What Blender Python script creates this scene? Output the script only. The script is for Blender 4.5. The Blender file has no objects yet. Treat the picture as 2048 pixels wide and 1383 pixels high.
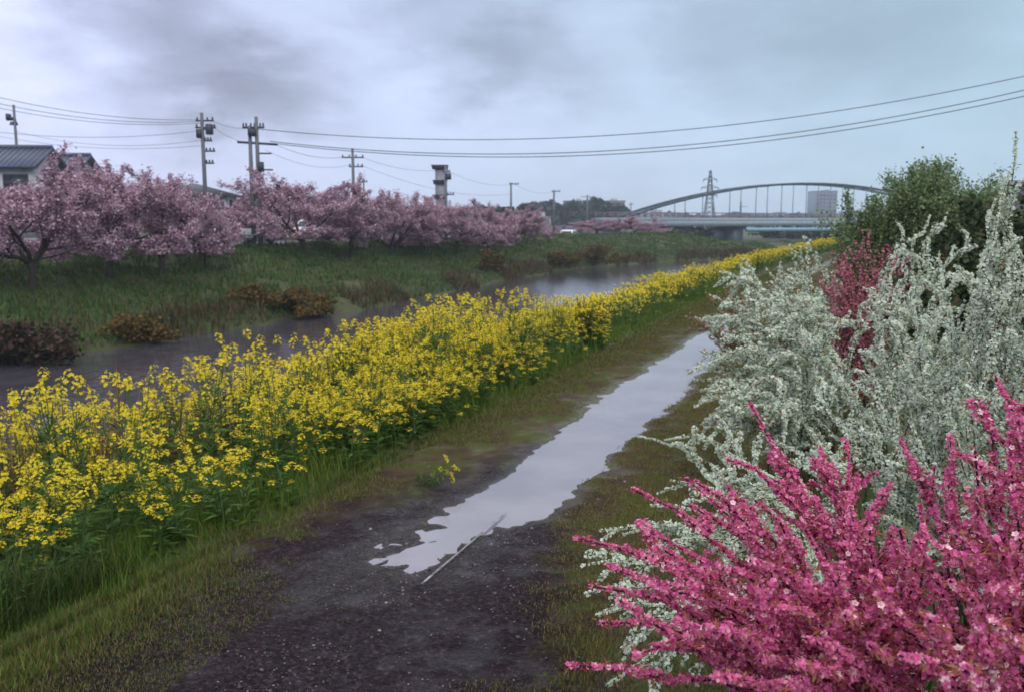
import bpy, math, random
import numpy as np
from mathutils import Vector, noise as mnoise
rng = np.random.default_rng(7)
random.seed(7)
R = math.radians
scn = bpy.context.scene
COL = scn.collection

# ------------------------------------------------------------------ camera
HAZE = .0006
EYE = np.array([1.73, 0.0, 1.6])
YAW, PITCH, FPX = R(20), R(7.9), 1774.0
cam = bpy.data.cameras.new('camera')
cam.sensor_width = 36.0
cam.lens = 36.0 * FPX / 2048.0
cam.clip_start = 0.05
cam.clip_end = 5000
cam.dof.use_dof = True
cam.dof.focus_distance = 2.1
cam.dof.aperture_fstop = 8.0
camo = bpy.data.objects.new('camera', cam)
COL.objects.link(camo)
camo.location = EYE
camo.rotation_euler = (R(90) - PITCH, 0, YAW)
scn.camera = camo
cr = np.array([math.cos(YAW), math.sin(YAW), 0.0])
cf0 = np.array([-math.sin(YAW), math.cos(YAW), 0.0])
cz = np.array([0, 0, 1.0])
cF = cf0 * math.cos(PITCH) - cz * math.sin(PITCH)
cU = cf0 * math.sin(PITCH) + cz * math.cos(PITCH)

def ray(px, py):
    return cF + cr * ((px - 1024) / FPX) + cU * ((691.5 - py) / FPX)
def PX(px, py, d):          # world point seen at (px, py) at camera depth d
    return EYE + ray(px, py) * d
def onX(px, py, X):         # world point where that sight line meets the plane x = X
    r = ray(px, py); return EYE + r * ((X - EYE[0]) / r[0])

# ------------------------------------------------------------------ world: overcast sky
w = bpy.data.worlds.new('World'); scn.world = w; w.use_nodes = True
nt = w.node_tree; N = nt.nodes; L = nt.links
N.clear()
def nd(t, **k):
    n = N.new(t)
    for a, b in k.items(): setattr(n, a, b)
    return n
def cyc(px, py):
    r = ray(px, py); return tuple(r / np.linalg.norm(r))
out = nd('ShaderNodeOutputWorld')
bg = nd('ShaderNodeBackground'); bg.inputs[1].default_value = 1.0
bgs = nd('ShaderNodeBackground'); bgs.inputs[1].default_value = 0.07
sky = nd('ShaderNodeTexSky', sky_type='NISHITA'); sky.sun_disc = False
SUN_EL, SUN_ROT = R(38), R(-60)
sky.sun_elevation = SUN_EL; sky.sun_rotation = SUN_ROT
L.new(sky.outputs[0], bgs.inputs[0])
mixs = nd('ShaderNodeMixShader'); mixs.inputs[0].default_value = 0.93
L.new(bgs.outputs[0], mixs.inputs[1]); L.new(bg.outputs[0], mixs.inputs[2]); L.new(mixs.outputs[0], out.inputs[0])
tc = nd('ShaderNodeTexCoord')
def vm(op, a, b=None):
    n = nd('ShaderNodeVectorMath', operation=op)
    for i, v in enumerate((a, b)):
        if v is None: continue
        if hasattr(v, 'is_output'): L.new(v, n.inputs[i])
        else: n.inputs[i].default_value = v
    return n
def mm(op, a, b=None, c=None, clamp=False):
    n = nd('ShaderNodeMath', operation=op); n.use_clamp = clamp
    for i, v in enumerate((a, b, c)):
        if v is None: continue
        if hasattr(v, 'is_output'): L.new(v, n.inputs[i])
        else: n.inputs[i].default_value = v
    return n.outputs[0]
dirn = vm('NORMALIZE', tc.outputs['Generated']).outputs[0]
mp = nd('ShaderNodeMapping'); mp.inputs['Scale'].default_value = (1, 1, 2.6)
L.new(dirn, mp.inputs['Vector'])
n1 = nd('ShaderNodeTexNoise'); n1.inputs['Scale'].default_value = 3.2; n1.inputs['Detail'].default_value = 6; n1.inputs['Roughness'].default_value = .5; n1.inputs['Distortion'].default_value = .4
n2 = nd('ShaderNodeTexNoise'); n2.inputs['Scale'].default_value = 11; n2.inputs['Detail'].default_value = 7; n2.inputs['Roughness'].default_value = .55
L.new(mp.outputs[0], n1.inputs['Vector']); L.new(mp.outputs[0], n2.inputs['Vector'])
# softly warped direction for the named cloud masses
wv = vm('SUBTRACT', n2.outputs['Color'], (.5, .5, .5)).outputs[0]
wv2 = nd('ShaderNodeVectorMath', operation='SCALE'); L.new(wv, wv2.inputs[0]); wv2.inputs['Scale'].default_value = .16
wd = vm('ADD', dirn, wv2.outputs[0]).outputs[0]
def blob(px, py, r, amp, zs=1.7):
    c = cyc(px, py)
    d = vm('SUBTRACT', wd, c).outputs[0]
    m = vm('MULTIPLY', d, (1, 1, zs)).outputs[0]
    ln = nd('ShaderNodeVectorMath', operation='LENGTH'); L.new(m, ln.inputs[0])
    mr = nd('ShaderNodeMapRange', interpolation_type='SMOOTHERSTEP')
    L.new(ln.outputs['Value'], mr.inputs[0])
    mr.inputs[1].default_value = r * .15; mr.inputs[2].default_value = r; mr.inputs[3].default_value = amp; mr.inputs[4].default_value = 0
    return mr.outputs[0]
tot = None
for b in ((330, 120, .21, .36), (570, 190, .14, .28), (930, 70, .18, .28), (1090, 140, .14, .2), (1620, 30, .26, .18), (250, 20, .14, .13),
          (40, 80, .16, -.34), (720, 160, .12, -.10), (820, 330, .28, -.10), (200, 235, .2, -.08), (1300, 250, .3, -.02)):
    o = blob(*b); tot = o if tot is None else mm('ADD', tot, o)
base = mm('MULTIPLY_ADD', n1.outputs['Fac'], -.50, 1.40)
base = mm('MULTIPLY_ADD', n2.outputs['Fac'], -.28, mm('ADD', base, .135))
val = mm('SUBTRACT', base, tot)
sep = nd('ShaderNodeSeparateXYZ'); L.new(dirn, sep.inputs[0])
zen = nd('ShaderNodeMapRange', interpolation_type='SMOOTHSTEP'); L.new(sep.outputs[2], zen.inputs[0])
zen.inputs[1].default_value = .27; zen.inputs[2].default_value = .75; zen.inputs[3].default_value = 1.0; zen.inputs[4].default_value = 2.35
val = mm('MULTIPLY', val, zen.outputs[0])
# the cloud cover is lilac grey up-river and cooler to the right
hx = vm('DOT_PRODUCT', dirn, tuple(cr)).outputs['Value']
hm = nd('ShaderNodeMapRange', interpolation_type='SMOOTHSTEP'); L.new(hx, hm.inputs[0]); hm.inputs[1].default_value = -.5; hm.inputs[2].default_value = .55
cm = nd('ShaderNodeMix', data_type='RGBA'); L.new(hm.outputs[0], cm.inputs[0])
cm.inputs[6].default_value = (.455, .495, .705, 1); cm.inputs[7].default_value = (.33, .455, .56, 1)
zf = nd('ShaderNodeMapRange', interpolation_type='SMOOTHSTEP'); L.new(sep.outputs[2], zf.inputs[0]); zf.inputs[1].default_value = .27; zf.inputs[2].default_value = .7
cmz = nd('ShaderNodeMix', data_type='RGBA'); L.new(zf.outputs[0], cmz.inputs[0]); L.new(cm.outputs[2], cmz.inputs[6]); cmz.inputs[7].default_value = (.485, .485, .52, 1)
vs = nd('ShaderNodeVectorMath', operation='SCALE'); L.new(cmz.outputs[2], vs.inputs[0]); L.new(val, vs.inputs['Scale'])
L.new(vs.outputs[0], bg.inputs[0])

sun = bpy.data.lights.new('sun', 'SUN'); sun.energy = .9; sun.angle = R(25); sun.color = (1, .97, .92)
suno = bpy.data.objects.new('sun', sun); COL.objects.link(suno)
suno.rotation_euler = (R(90) - SUN_EL, 0, R(35))
scn.view_settings.view_transform = 'Standard'; scn.view_settings.look = 'None'
scn.view_settings.exposure = 0.38; scn.view_settings.gamma = 1
scn.cycles.max_bounces = 5; scn.cycles.diffuse_bounces = 3; scn.cycles.glossy_bounces = 3
scn.cycles.transmission_bounces = 3; scn.cycles.transparent_max_bounces = 4; scn.cycles.volume_bounces = 0
scn.cycles.use_denoising = True
scn.cycles.caustics_reflective = False; scn.cycles.caustics_refractive = False

# ------------------------------------------------------------------ materials
def newmat(name):
    m = bpy.data.materials.new(name); m.use_nodes = True
    return m, m.node_tree, m.node_tree.nodes['Principled BSDF'], m.node_tree.nodes['Material Output']
def ramp(t, fac, cols):
    r = t.nodes.new('ShaderNodeValToRGB'); e = r.color_ramp.elements
    while len(e) < len(cols): e.new(.5)
    for i, (p, c) in enumerate(cols):
        e[i].position = p; e[i].color = (*c, 1)
    t.links.new(fac, r.inputs[0]); return r.outputs[0]
def leafmat(name, cols, trans=.25, rough=.6, spec=.2):
    m, t, b, o = newmat(name)
    g = t.nodes.new('ShaderNodeNewGeometry')
    n = len(cols)
    c = ramp(t, g.outputs['Random Per Island'], [((i + .5) / n, cc) for i, cc in enumerate(cols)])
    t.links.new(c, b.inputs['Base Color']); b.inputs['Roughness'].default_value = rough
    b.inputs['Specular IOR Level'].default_value = spec
    if trans:
        tr = t.nodes.new('ShaderNodeBsdfTranslucent'); t.links.new(c, tr.inputs[0])
        mx = t.nodes.new('ShaderNodeMixShader'); mx.inputs[0].default_value = trans
        t.links.new(b.outputs[0], mx.inputs[1]); t.links.new(tr.outputs[0], mx.inputs[2]); t.links.new(mx.outputs[0], o.inputs[0])
    return m
def noisemat(name, cols, scale=5, rough=.7, bump=0, bscale=None, spec=.3, metal=0, detail=6, stretch=(1, 1, 1), rcoords='Object'):
    m, t, b, o = newmat(name)
    tcn = t.nodes.new('ShaderNodeTexCoord'); mpn = t.nodes.new('ShaderNodeMapping'); mpn.inputs['Scale'].default_value = stretch
    t.links.new(tcn.outputs[rcoords], mpn.inputs['Vector'])
    n = t.nodes.new('ShaderNodeTexNoise'); n.inputs['Scale'].default_value = scale; n.inputs['Detail'].default_value = detail
    t.links.new(mpn.outputs[0], n.inputs['Vector'])
    k = len(cols)
    c = ramp(t, n.outputs['Fac'], [(.3 + .4 * i / max(1, k - 1), cc) for i, cc in enumerate(cols)])
    t.links.new(c, b.inputs['Base Color']); b.inputs['Roughness'].default_value = rough
    b.inputs['Specular IOR Level'].default_value = spec; b.inputs['Metallic'].default_value = metal
    if bump:
        n2 = t.nodes.new('ShaderNodeTexNoise'); n2.inputs['Scale'].default_value = bscale or scale * 4; n2.inputs['Detail'].default_value = 5
        t.links.new(mpn.outputs[0], n2.inputs['Vector'])
        bp = t.nodes.new('ShaderNodeBump'); bp.inputs['Strength'].default_value = 1; bp.inputs['Distance'].default_value = bump
        t.links.new(n2.outputs['Fac'], bp.inputs['Height']); t.links.new(bp.outputs[0], b.inputs['Normal'])
    return m
M = {}
M['bark'] = noisemat('bark', [(.02, .014, .014), (.06, .045, .042)], 14, .85, .01)
M['stem_dark'] = noisemat('dark_stem', [(.018, .008, .008), (.06, .022, .02)], 20, .6)
M['stem_brown'] = noisemat('brown_stem', [(.03, .016, .012), (.08, .045, .03)], 20, .7)
M['stem_green'] = noisemat('green_stem', [(.04, .09, .02), (.09, .15, .035)], 9, .6)
M['yellow'] = leafmat('yellow_petal', [(.66, .50, .012), (.80, .66, .03), (.72, .56, .008), (.86, .74, .08), (.62, .44, .01)], .3)
M['bud'] = leafmat('rape_bud', [(.20, .28, .02), (.38, .36, .03)], .1)
M['rape_leaf'] = leafmat('rape_leaf', [(.035, .09, .016), (.06, .14, .02), (.09, .19, .03), (.045, .10, .025), (.12, .20, .04)], .25)
M['grass'] = leafmat('grass_blade', [(.05, .11, .010), (.08, .16, .012), (.12, .18, .02), (.18, .17, .03), (.06, .13, .015), (.04, .09, .012)], .25)
M['grass_dark'] = leafmat('dark_grass_blade', [(.014, .04, .010), (.025, .06, .012), (.04, .08, .014), (.06, .06, .018)], .2)
M['grass_dry'] = leafmat('dry_grass_blade', [(.07, .09, .018), (.15, .11, .04), (.06, .10, .015), (.09, .11, .02), (.20, .14, .06), (.05, .08, .012)], .2)
M['reed'] = leafmat('dry_reed', [(.18, .085, .055), (.27, .14, .09), (.12, .055, .04), (.32, .18, .10)], .2)
M['rust_bush'] = leafmat('rusty_leaf', [(.11, .06, .012), (.17, .085, .016), (.07, .05, .012), (.05, .06, .012)], .2)
M['cherry'] = leafmat('cherry_blossom', [(.39, .23, .30), (.56, .38, .48), (.19, .09, .105), (.46, .28, .37), (.71, .56, .66), (.12, .05, .055), (.37, .20, .25), (.60, .42, .53)], .22)
M['cherry_far'] = leafmat('far_cherry_blossom', [(.40, .19, .27), (.50, .26, .36), (.28, .11, .14), (.44, .21, .29)], .22)
M['white'] = leafmat('white_petal', [(.66, .72, .58), (.78, .83, .70), (.48, .58, .44), (.86, .88, .78), (.58, .66, .50)], .3)
M['spirea_leaf'] = leafmat('spirea_leaf', [(.06, .11, .035), (.10, .17, .06), (.14, .20, .08), (.05, .08, .04), (.40, .14, .02)], .3)
M['pink'] = leafmat('pink_petal', [(.62, .10, .28), (.76, .18, .42), (.40, .04, .13), (.82, .25, .46), (.56, .09, .20), (.86, .42, .48), (.66, .10, .32)], .3)
M['pink_light'] = leafmat('pale_pink_petal', [(.90, .62, .60), (.95, .75, .74), (.86, .50, .52)], .3)
M['pink_leaf'] = leafmat('bronze_leaf', [(.22, .05, .035), (.34, .09, .05), (.12, .035, .02), (.30, .14, .06)], .25)
M['magenta'] = leafmat('magenta_petal', [(.48, .15, .22), (.62, .25, .32), (.34, .10, .12), (.52, .22, .20), (.22, .11, .07)], .25)
M['green_leaf'] = leafmat('green_leaf', [(.10, .16, .06), (.15, .22, .08), (.22, .30, .13), (.30, .36, .20), (.08, .12, .045)], .3)
M['hedge_leaf'] = leafmat('hedge_leaf', [(.018, .036, .012), (.03, .055, .018), (.04, .07, .02), (.06, .038, .02), (.055, .08, .025)], .15)
M['wood_far'] = leafmat('woodland_leaf', [(.018, .032, .03), (.028, .045, .038), (.035, .05, .04)], .1)

# ------------------------------------------------------------------ mesh builder
class Acc:
    def __init__(s): s.v = []; s.f = []; s.n = 0
    def add(s, verts, faces, mi=0):           # faces: (m,k) array
        verts = np.asarray(verts, float).reshape(-1, 3); faces = np.asarray(faces, int)
        s.v.append(verts); s.f.append((faces + s.n, mi)); s.n += len(verts)
    def scatter(s, tv, tf, pos, rot, sc, mi=0):
        pos = np.asarray(pos, float)
        if len(pos) == 0: return
        sc = np.broadcast_to(np.asarray(sc, float), (len(pos),))
        v = np.einsum('nij,kj->nki', rot, tv) * sc[:, None, None] + pos[:, None, :]
        f = tf[None] + (np.arange(len(pos)) * len(tv))[:, None, None]
        s.add(v.reshape(-1, 3), f.reshape(-1, tf.shape[1]), mi)
    def tube(s, pts, rad, k=5, mi=0, cap=False):
        pts = np.asarray(pts, float); n = len(pts)
        rad = np.broadcast_to(np.asarray(rad, float), (n,))
        d = np.gradient(pts, axis=0); d /= np.linalg.norm(d, axis=1)[:, None] + 1e-9
        up = np.array([0, 0, 1.0]) if abs(d[0, 2]) < .9 else np.array([1.0, 0, 0])
        a = np.cross(d, up); a /= np.linalg.norm(a, axis=1)[:, None] + 1e-9; b = np.cross(d, a)
        th = np.arange(k) * 2 * math.pi / k
        ring = a[:, None] * np.cos(th)[None, :, None] + b[:, None] * np.sin(th)[None, :, None]
        v = pts[:, None] + ring * rad[:, None, None]
        i = np.arange(n - 1)[:, None] * k; j = np.arange(k)[None]
        j2 = (j + 1) % k
        f = np.stack([i + j, i + j2, i + k + j2, i + k + j], -1).reshape(-1, 4)
        s.add(v.reshape(-1, 3), f, mi)
        if cap:
            s.f.append((np.array([list(range(k))[::-1]]) + s.n - n * k, mi)); s.f.append((np.array([list(range(k))]) + s.n - k, mi))
    def box(s, c, size, rz=0, mi=0, taper=1.0):
        x, y, z = np.array(size) / 2
        v = np.array([[-x, -y, -z], [x, -y, -z], [x, y, -z], [-x, y, -z], [-x * taper, -y * taper, z], [x * taper, -y * taper, z], [x * taper, y * taper, z], [-x * taper, y * taper, z]])
        ca, sa = math.cos(rz), math.sin(rz)
        v = v @ np.array([[ca, sa, 0], [-sa, ca, 0], [0, 0, 1]]) + np.array(c)
        s.add(v, [[0, 3, 2, 1], [4, 5, 6, 7], [0, 1, 5, 4], [1, 2, 6, 5], [2, 3, 7, 6], [3, 0, 4, 7]], mi)
    def beam(s, a, b, w, h, mi=0):            # straight bar of rectangular section
        a = np.array(a, float); b = np.array(b, float); d = b - a; d /= np.linalg.norm(d)
        up = cz if abs(d[2]) < .9 else np.array([1.0, 0, 0])
        x = np.cross(d, up); x /= np.linalg.norm(x); y = np.cross(x, d)
        o = [x * w / 2 * i + y * h / 2 * j for i, j in ((-1, -1), (1, -1), (1, 1), (-1, 1))]
        v = [a + q for q in o] + [b + q for q in o]
        s.add(v, [[0, 3, 2, 1], [4, 5, 6, 7], [0, 1, 5, 4], [1, 2, 6, 5], [2, 3, 7, 6], [3, 0, 4, 7]], mi)
    def build(s, name, mats, parent=None, smooth=False, origin=None):
        me = bpy.data.meshes.new(name)
        v = np.concatenate(s.v) if s.v else np.zeros((0, 3))
        if origin is not None: v = v - np.asarray(origin)
        me.vertices.add(len(v)); me.vertices.foreach_set('co', v.astype(np.float32).ravel())
        loops = np.concatenate([f.ravel() for f, _ in s.f]); tot = np.concatenate([np.full(len(f), f.shape[1]) for f, _ in s.f])
        st = np.concatenate([[0], np.cumsum(tot)[:-1]])
        me.loops.add(len(loops)); me.loops.foreach_set('vertex_index', loops.astype(np.int32))
        me.polygons.add(len(tot)); me.polygons.foreach_set('loop_start', st.astype(np.int32))
        mi = np.concatenate([np.full(len(f), m) for f, m in s.f]); me.polygons.foreach_set('material_index', mi.astype(np.int32))
        if smooth: me.polygons.foreach_set('use_smooth', np.ones(len(tot), bool))
        me.update(calc_edges=True)
        for m in (mats if isinstance(mats, (list, tuple)) else [mats]): me.materials.append(m)
        o = bpy.data.objects.new(name, me); COL.objects.link(o)
        if parent is not None: o.parent = parent
        elif origin is not None: o.location = origin
        return o
def frames(nrm, spin=None, z_axis=True):
    nrm = np.asarray(nrm, float); nrm = nrm / (np.linalg.norm(nrm, axis=1)[:, None] + 1e-9)
    h = rng.normal(size=nrm.shape)
    a = np.cross(nrm, h); a /= np.linalg.norm(a, axis=1)[:, None] + 1e-9
    b = np.cross(nrm, a)
    return np.stack([a, b, nrm], -1)
def randdir(n):
    v = rng.normal(size=(n, 3)); return v / np.linalg.norm(v, axis=1)[:, None]
def empty(name, loc, rz=0):
    o = bpy.data.objects.new(name, None); COL.objects.link(o); o.location = loc; o.rotation_euler = (0, 0, rz)
    o.empty_display_size = .2
    return o
def tag(o, label=None, cat=None, group=None, kind=None):
    if label: o['label'] = label
    if cat: o['category'] = cat
    if group: o['group'] = group
    if kind: o['kind'] = kind
    return o
def struct(o): o['kind'] = 'structure'; return o
def copy_tree(o, parent=None):
    c = o.copy(); COL.objects.link(c); c.parent = parent
    for ch in [q for q in bpy.data.objects if q.parent == o]: copy_tree(ch, c)
    return c

# ------------------------------------------------------------------ terrain
WATER = -2.2
def sn(Y):
    Y = np.maximum(np.asarray(Y, float), 0); return np.where(Y < 100, .001 * Y * Y, 10 + .2 * (Y - 100))
def sf(Y):
    Y = np.asarray(Y, float); q = np.clip(Y - 70, 0, 22); return .014 * q * q + np.maximum(Y - 92, 0) * .35
def vnoise(x, y, s, seed=0):
    x = np.asarray(x, float) / s + seed * 17.3; y = np.asarray(y, float) / s + seed * 7.7
    xi = np.floor(x).astype(int); yi = np.floor(y).astype(int); fx = x - xi; fy = y - yi
    fx = fx * fx * (3 - 2 * fx); fy = fy * fy * (3 - 2 * fy)
    def h(a, b):
        q = (a * 374761393 + b * 668265263) & 0xffffffff; q = ((q ^ (q >> 13)) * 1274126177) & 0xffffffff
        return ((q ^ (q >> 16)) & 0xffff) / 65535.0
    return (h(xi, yi) * (1 - fx) + h(xi + 1, yi) * fx) * (1 - fy) + (h(xi, yi + 1) * (1 - fx) + h(xi + 1, yi + 1) * fx) * fy - .5
def gz(X, Y, rough=True):
    X = np.asarray(X, float); Y = np.asarray(Y, float)
    u = X - sn(Y); v = X - sf(Y) + 2.2 * vnoise(X * 0, Y, 9, 3) + 1.2 * vnoise(X * 0, Y, 3, 4)
    near = np.interp(u, [-7.2, -6, -4.2, -3, -1.35, -1.0, 1.15, 1.5, 40], [-3.0, -2.5, -1.2, -.4, .0, -.03, -.03, .03, .1])
    far = np.interp(-v, [16.7, 17.9, 18.7, 20.6, 25.2, 27.6, 60], [-3.0, -2.5, -1.75, -1.35, -.25, .32, .3])
    far = np.where(far > 0, far * (1 - 1.0 * np.clip((Y - 104) / 18, 0, 1)), far) - 1.3 * np.clip((Y - 104) / 18, 0, 1) * (far > -2)
    z = np.maximum(near, far)
    if rough:
        r = np.where((u > -1.1) & (u < 1.25), 0.0, 1.0)
        isf = np.where(far > near, 1.0, 0.0) * np.where(-v > 27.4, .1, 1.0)
        z = z + r * (.05 * vnoise(X, Y, .35, 1) + .08 * vnoise(X, Y, 1.1, 2)) + isf * (.5 * vnoise(X, Y, 2.6, 5) + .28 * vnoise(X, Y, .8, 6))
    return z
gx = np.concatenate([-np.geomspace(62, 1400, 16)[::-1], np.arange(-60, -36, 3), np.arange(-36, -18, .4), np.arange(-18, -7, 1.0), np.arange(-7, -1.5, .16),
                     np.arange(-1.5, 3.5, .1), np.arange(3.5, 12, .5), np.geomspace(12.5, 1400, 18)])
gy = np.concatenate([[-60, -30, -15, -8, -4, -2, -1], np.arange(0, 13, .1), np.arange(13, 40, .35), np.arange(40, 110, 1.0), np.geomspace(111, 1700, 30)])
GX, GY = np.meshgrid(gx, gy)
bl = np.clip((GX + 18) / 8, 0, 1)
XX = GX + sn(np.minimum(GY, 300)) * bl + sf(np.minimum(GY, 300)) * (1 - bl)
ZZ = gz(XX, GY)
a = Acc(); ny, nx = GX.shape
i = (np.arange(ny - 1)[:, None] * nx + np.arange(nx - 1)[None]).ravel()
a.add(np.stack([XX, GY, ZZ], -1).reshape(-1, 3), np.stack([i, i + 1, i + nx + 1, i + nx], -1))
# soil, moss and turf
m, t, b, o = newmat('turf_soil')
tcn = t.nodes.new('ShaderNodeTexCoord')
na = t.nodes.new('ShaderNodeTexNoise'); na.inputs['Scale'].default_value = 2.2; na.inputs['Detail'].default_value = 8; na.inputs['Roughness'].default_value = .65
nb = t.nodes.new('ShaderNodeTexNoise'); nb.inputs['Scale'].default_value = 28; nb.inputs['Detail'].default_value = 5
nc = t.nodes.new('ShaderNodeTexNoise'); nc.inputs['Scale'].default_value = .35; nc.inputs['Detail'].default_value = 5
for q in (na, nb, nc): t.links.new(tcn.outputs['Object'], q.inputs['Vector'])
c1 = ramp(t, na.outputs['Fac'], [(.36, (.05, .036, .024)), (.46, (.055, .055, .018)), (.56, (.05, .08, .018)), (.68, (.09, .085, .025))])
c2 = ramp(t, nb.outputs['Fac'], [(.35, (.016, .018, .008)), (.55, (.05, .055, .018)), (.7, (.085, .065, .03))])
mx = t.nodes.new('ShaderNodeMix'); mx.data_type = 'RGBA'; mx.inputs[0].default_value = .4
t.links.new(c1, mx.inputs[6]); t.links.new(c2, mx.inputs[7]); t.links.new(mx.outputs[2], b.inputs['Base Color'])
b.inputs['Roughness'].default_value = .75; b.inputs['Specular IOR Level'].default_value = .25
bp = t.nodes.new('ShaderNodeBump'); bp.inputs['Distance'].default_value = .02; t.links.new(nb.outputs['Fac'], bp.inputs['Height']); t.links.new(bp.outputs[0], b.inputs['Normal'])
struct(a.build('ground', m, smooth=True))

# path: muddy gravel with a long rut that holds the puddle
py_ = np.concatenate([np.arange(.3, 9, .035), np.arange(9, 20, .1), np.arange(20, 90, .8)])
px_ = np.arange(-1.15, 1.22, .035)
PXg, PYg = np.meshgrid(px_, py_)
def ss(x, a_, b_): q = np.clip((x - a_) / (b_ - a_), 0, 1); return q * q * (3 - 2 * q)
def pathz(tx, Y):
    edge = .245 + .10 * vnoise(tx * 0, Y, .6, 11) + .06 * vnoise(tx * 0, Y, .16, 12) + .05 * vnoise(tx, Y, .07, 18)
    c0 = .04 - .22 * ss(Y, 5.0, 3.6) + .05 * vnoise(tx * 0, Y, 1.4, 13)
    rut = np.exp(-(np.abs(tx - c0) / (edge + .06)) ** (2.2 + 2 * ss(Y, 4.0, 5.2)))
    z = .016 - .046 * rut * (.50 * ss(Y, 2.6, 3.7) + .50 * ss(Y, 3.8, 4.7))
    z = z + .012 * vnoise(tx, Y, .3, 14) + .013 * vnoise(tx, Y, .11, 15) + .010 * vnoise(tx, Y, .05, 16) * (1 + .1 * ss(Y, 5.2, 4.2))
    z = z + .03 * ss(Y, 14, 16)
    z = z - .06 * ss(np.abs(tx), .95, 1.15)
    return z
a = Acc(); ny, nx = PXg.shape
i = (np.arange(ny - 1)[:, None] * nx + np.arange(nx - 1)[None]).ravel()
a.add(np.stack([PXg + sn(PYg), PYg, pathz(PXg, PYg)], -1).reshape(-1, 3), np.stack([i, i + 1, i + nx + 1, i + nx], -1))
m, t, b, o = newmat('wet_gravel')
tcn = t.nodes.new('ShaderNodeTexCoord')
nb = t.nodes.new('ShaderNodeTexNoise'); nb.inputs['Scale'].default_value = 42; nb.inputs['Detail'].default_value = 6; nb.inputs['Roughness'].default_value = .7
nv = t.nodes.new('ShaderNodeTexVoronoi'); nv.inputs['Scale'].default_value = 60
na = t.nodes.new('ShaderNodeTexNoise'); na.inputs['Scale'].default_value = 3.0; na.inputs['Detail'].default_value = 9; na.inputs['Roughness'].default_value = .7
for q in (na, nb, nv): t.links.new(tcn.outputs['Object'], q.inputs['Vector'])
cg = ramp(t, nb.outputs['Fac'], [(.3, (.004, .003, .003)), (.46, (.013, .008, .010)), (.58, (.034, .022, .027)), (.80, (.15, .11, .12))])
cm2 = ramp(t, na.outputs['Fac'], [(.36, (.055, .034, .028)), (.48, (.075, .055, .026)), (.58, (.065, .078, .018)), (.74, (.09, .09, .022))])
sx = t.nodes.new('ShaderNodeSeparateXYZ'); t.links.new(tcn.outputs['Object'], sx.inputs[0])
def tm(op, x, y=None, z=None, clamp=False):
    n = t.nodes.new('ShaderNodeMath'); n.operation = op; n.use_clamp = clamp
    for k, v in enumerate((x, y, z)):
        if v is None: continue
        if hasattr(v, 'is_output'): t.links.new(v, n.inputs[k])
        else: n.inputs[k].default_value = v
    return n.outputs[0]
# moss and soil cover the sides of the path and its far part, bare gravel the middle of the near part
side = tm('ADD', tm('ABSOLUTE', tm('ADD', sx.outputs[0], .12)), tm('MULTIPLY', tm('MAXIMUM', tm('SUBTRACT', 3.6, sx.outputs[1]), 0), tm('MULTIPLY', tm('MAXIMUM', tm('MULTIPLY', sx.outputs[0], -1), 0), .35)))
sidem = tm('MULTIPLY', tm('SUBTRACT', side, .48), 2.4)
for_far = None
mossf = tm('ADD', tm('ADD', sidem, tm('MULTIPLY', tm('SUBTRACT', na.outputs['Fac'], .5), 2.6)), tm('MULTIPLY', tm('SUBTRACT', sx.outputs[1], 4.1), .8), clamp=True)
mx = t.nodes.new('ShaderNodeMix'); mx.data_type = 'RGBA'; t.links.new(mossf, mx.inputs[0]); t.links.new(cg, mx.inputs[6]); t.links.new(cm2, mx.inputs[7])
t.links.new(mx.outputs[2], b.inputs['Base Color'])
rr = t.nodes.new('ShaderNodeMapRange'); t.links.new(side, rr.inputs[0]); rr.inputs[1].default_value = .1; rr.inputs[2].default_value = .8; rr.inputs[3].default_value = .24; rr.inputs[4].default_value = .8
wet = t.nodes.new('ShaderNodeMapRange'); t.links.new(sx.outputs[2], wet.inputs[0]); wet.inputs[1].default_value = -.003; wet.inputs[2].default_value = .016; wet.inputs[3].default_value = .10; wet.inputs[4].default_value = 1
rg = tm('ADD', tm('ADD', rr.outputs[0], tm('MULTIPLY', mossf, .5)), tm('MULTIPLY', tm('SUBTRACT', nb.outputs['Fac'], .5), .9), clamp=True)
t.links.new(tm('MULTIPLY', rg, wet.outputs[0]), b.inputs['Roughness']); t.links.new(tm('MULTIPLY', tm('SUBTRACT', 1.15, wet.outputs[0]), .55), b.inputs['Specular IOR Level'])
hh = tm('ADD', tm('MULTIPLY', nb.outputs['Fac'], .6), tm('MULTIPLY', nv.outputs['Distance'], -.5))
bp = t.nodes.new('ShaderNodeBump'); bp.inputs['Distance'].default_value = .03; t.links.new(hh, bp.inputs['Height']); t.links.new(bp.outputs[0], b.inputs['Normal'])
struct(a.build('path', m, smooth=True))

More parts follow.
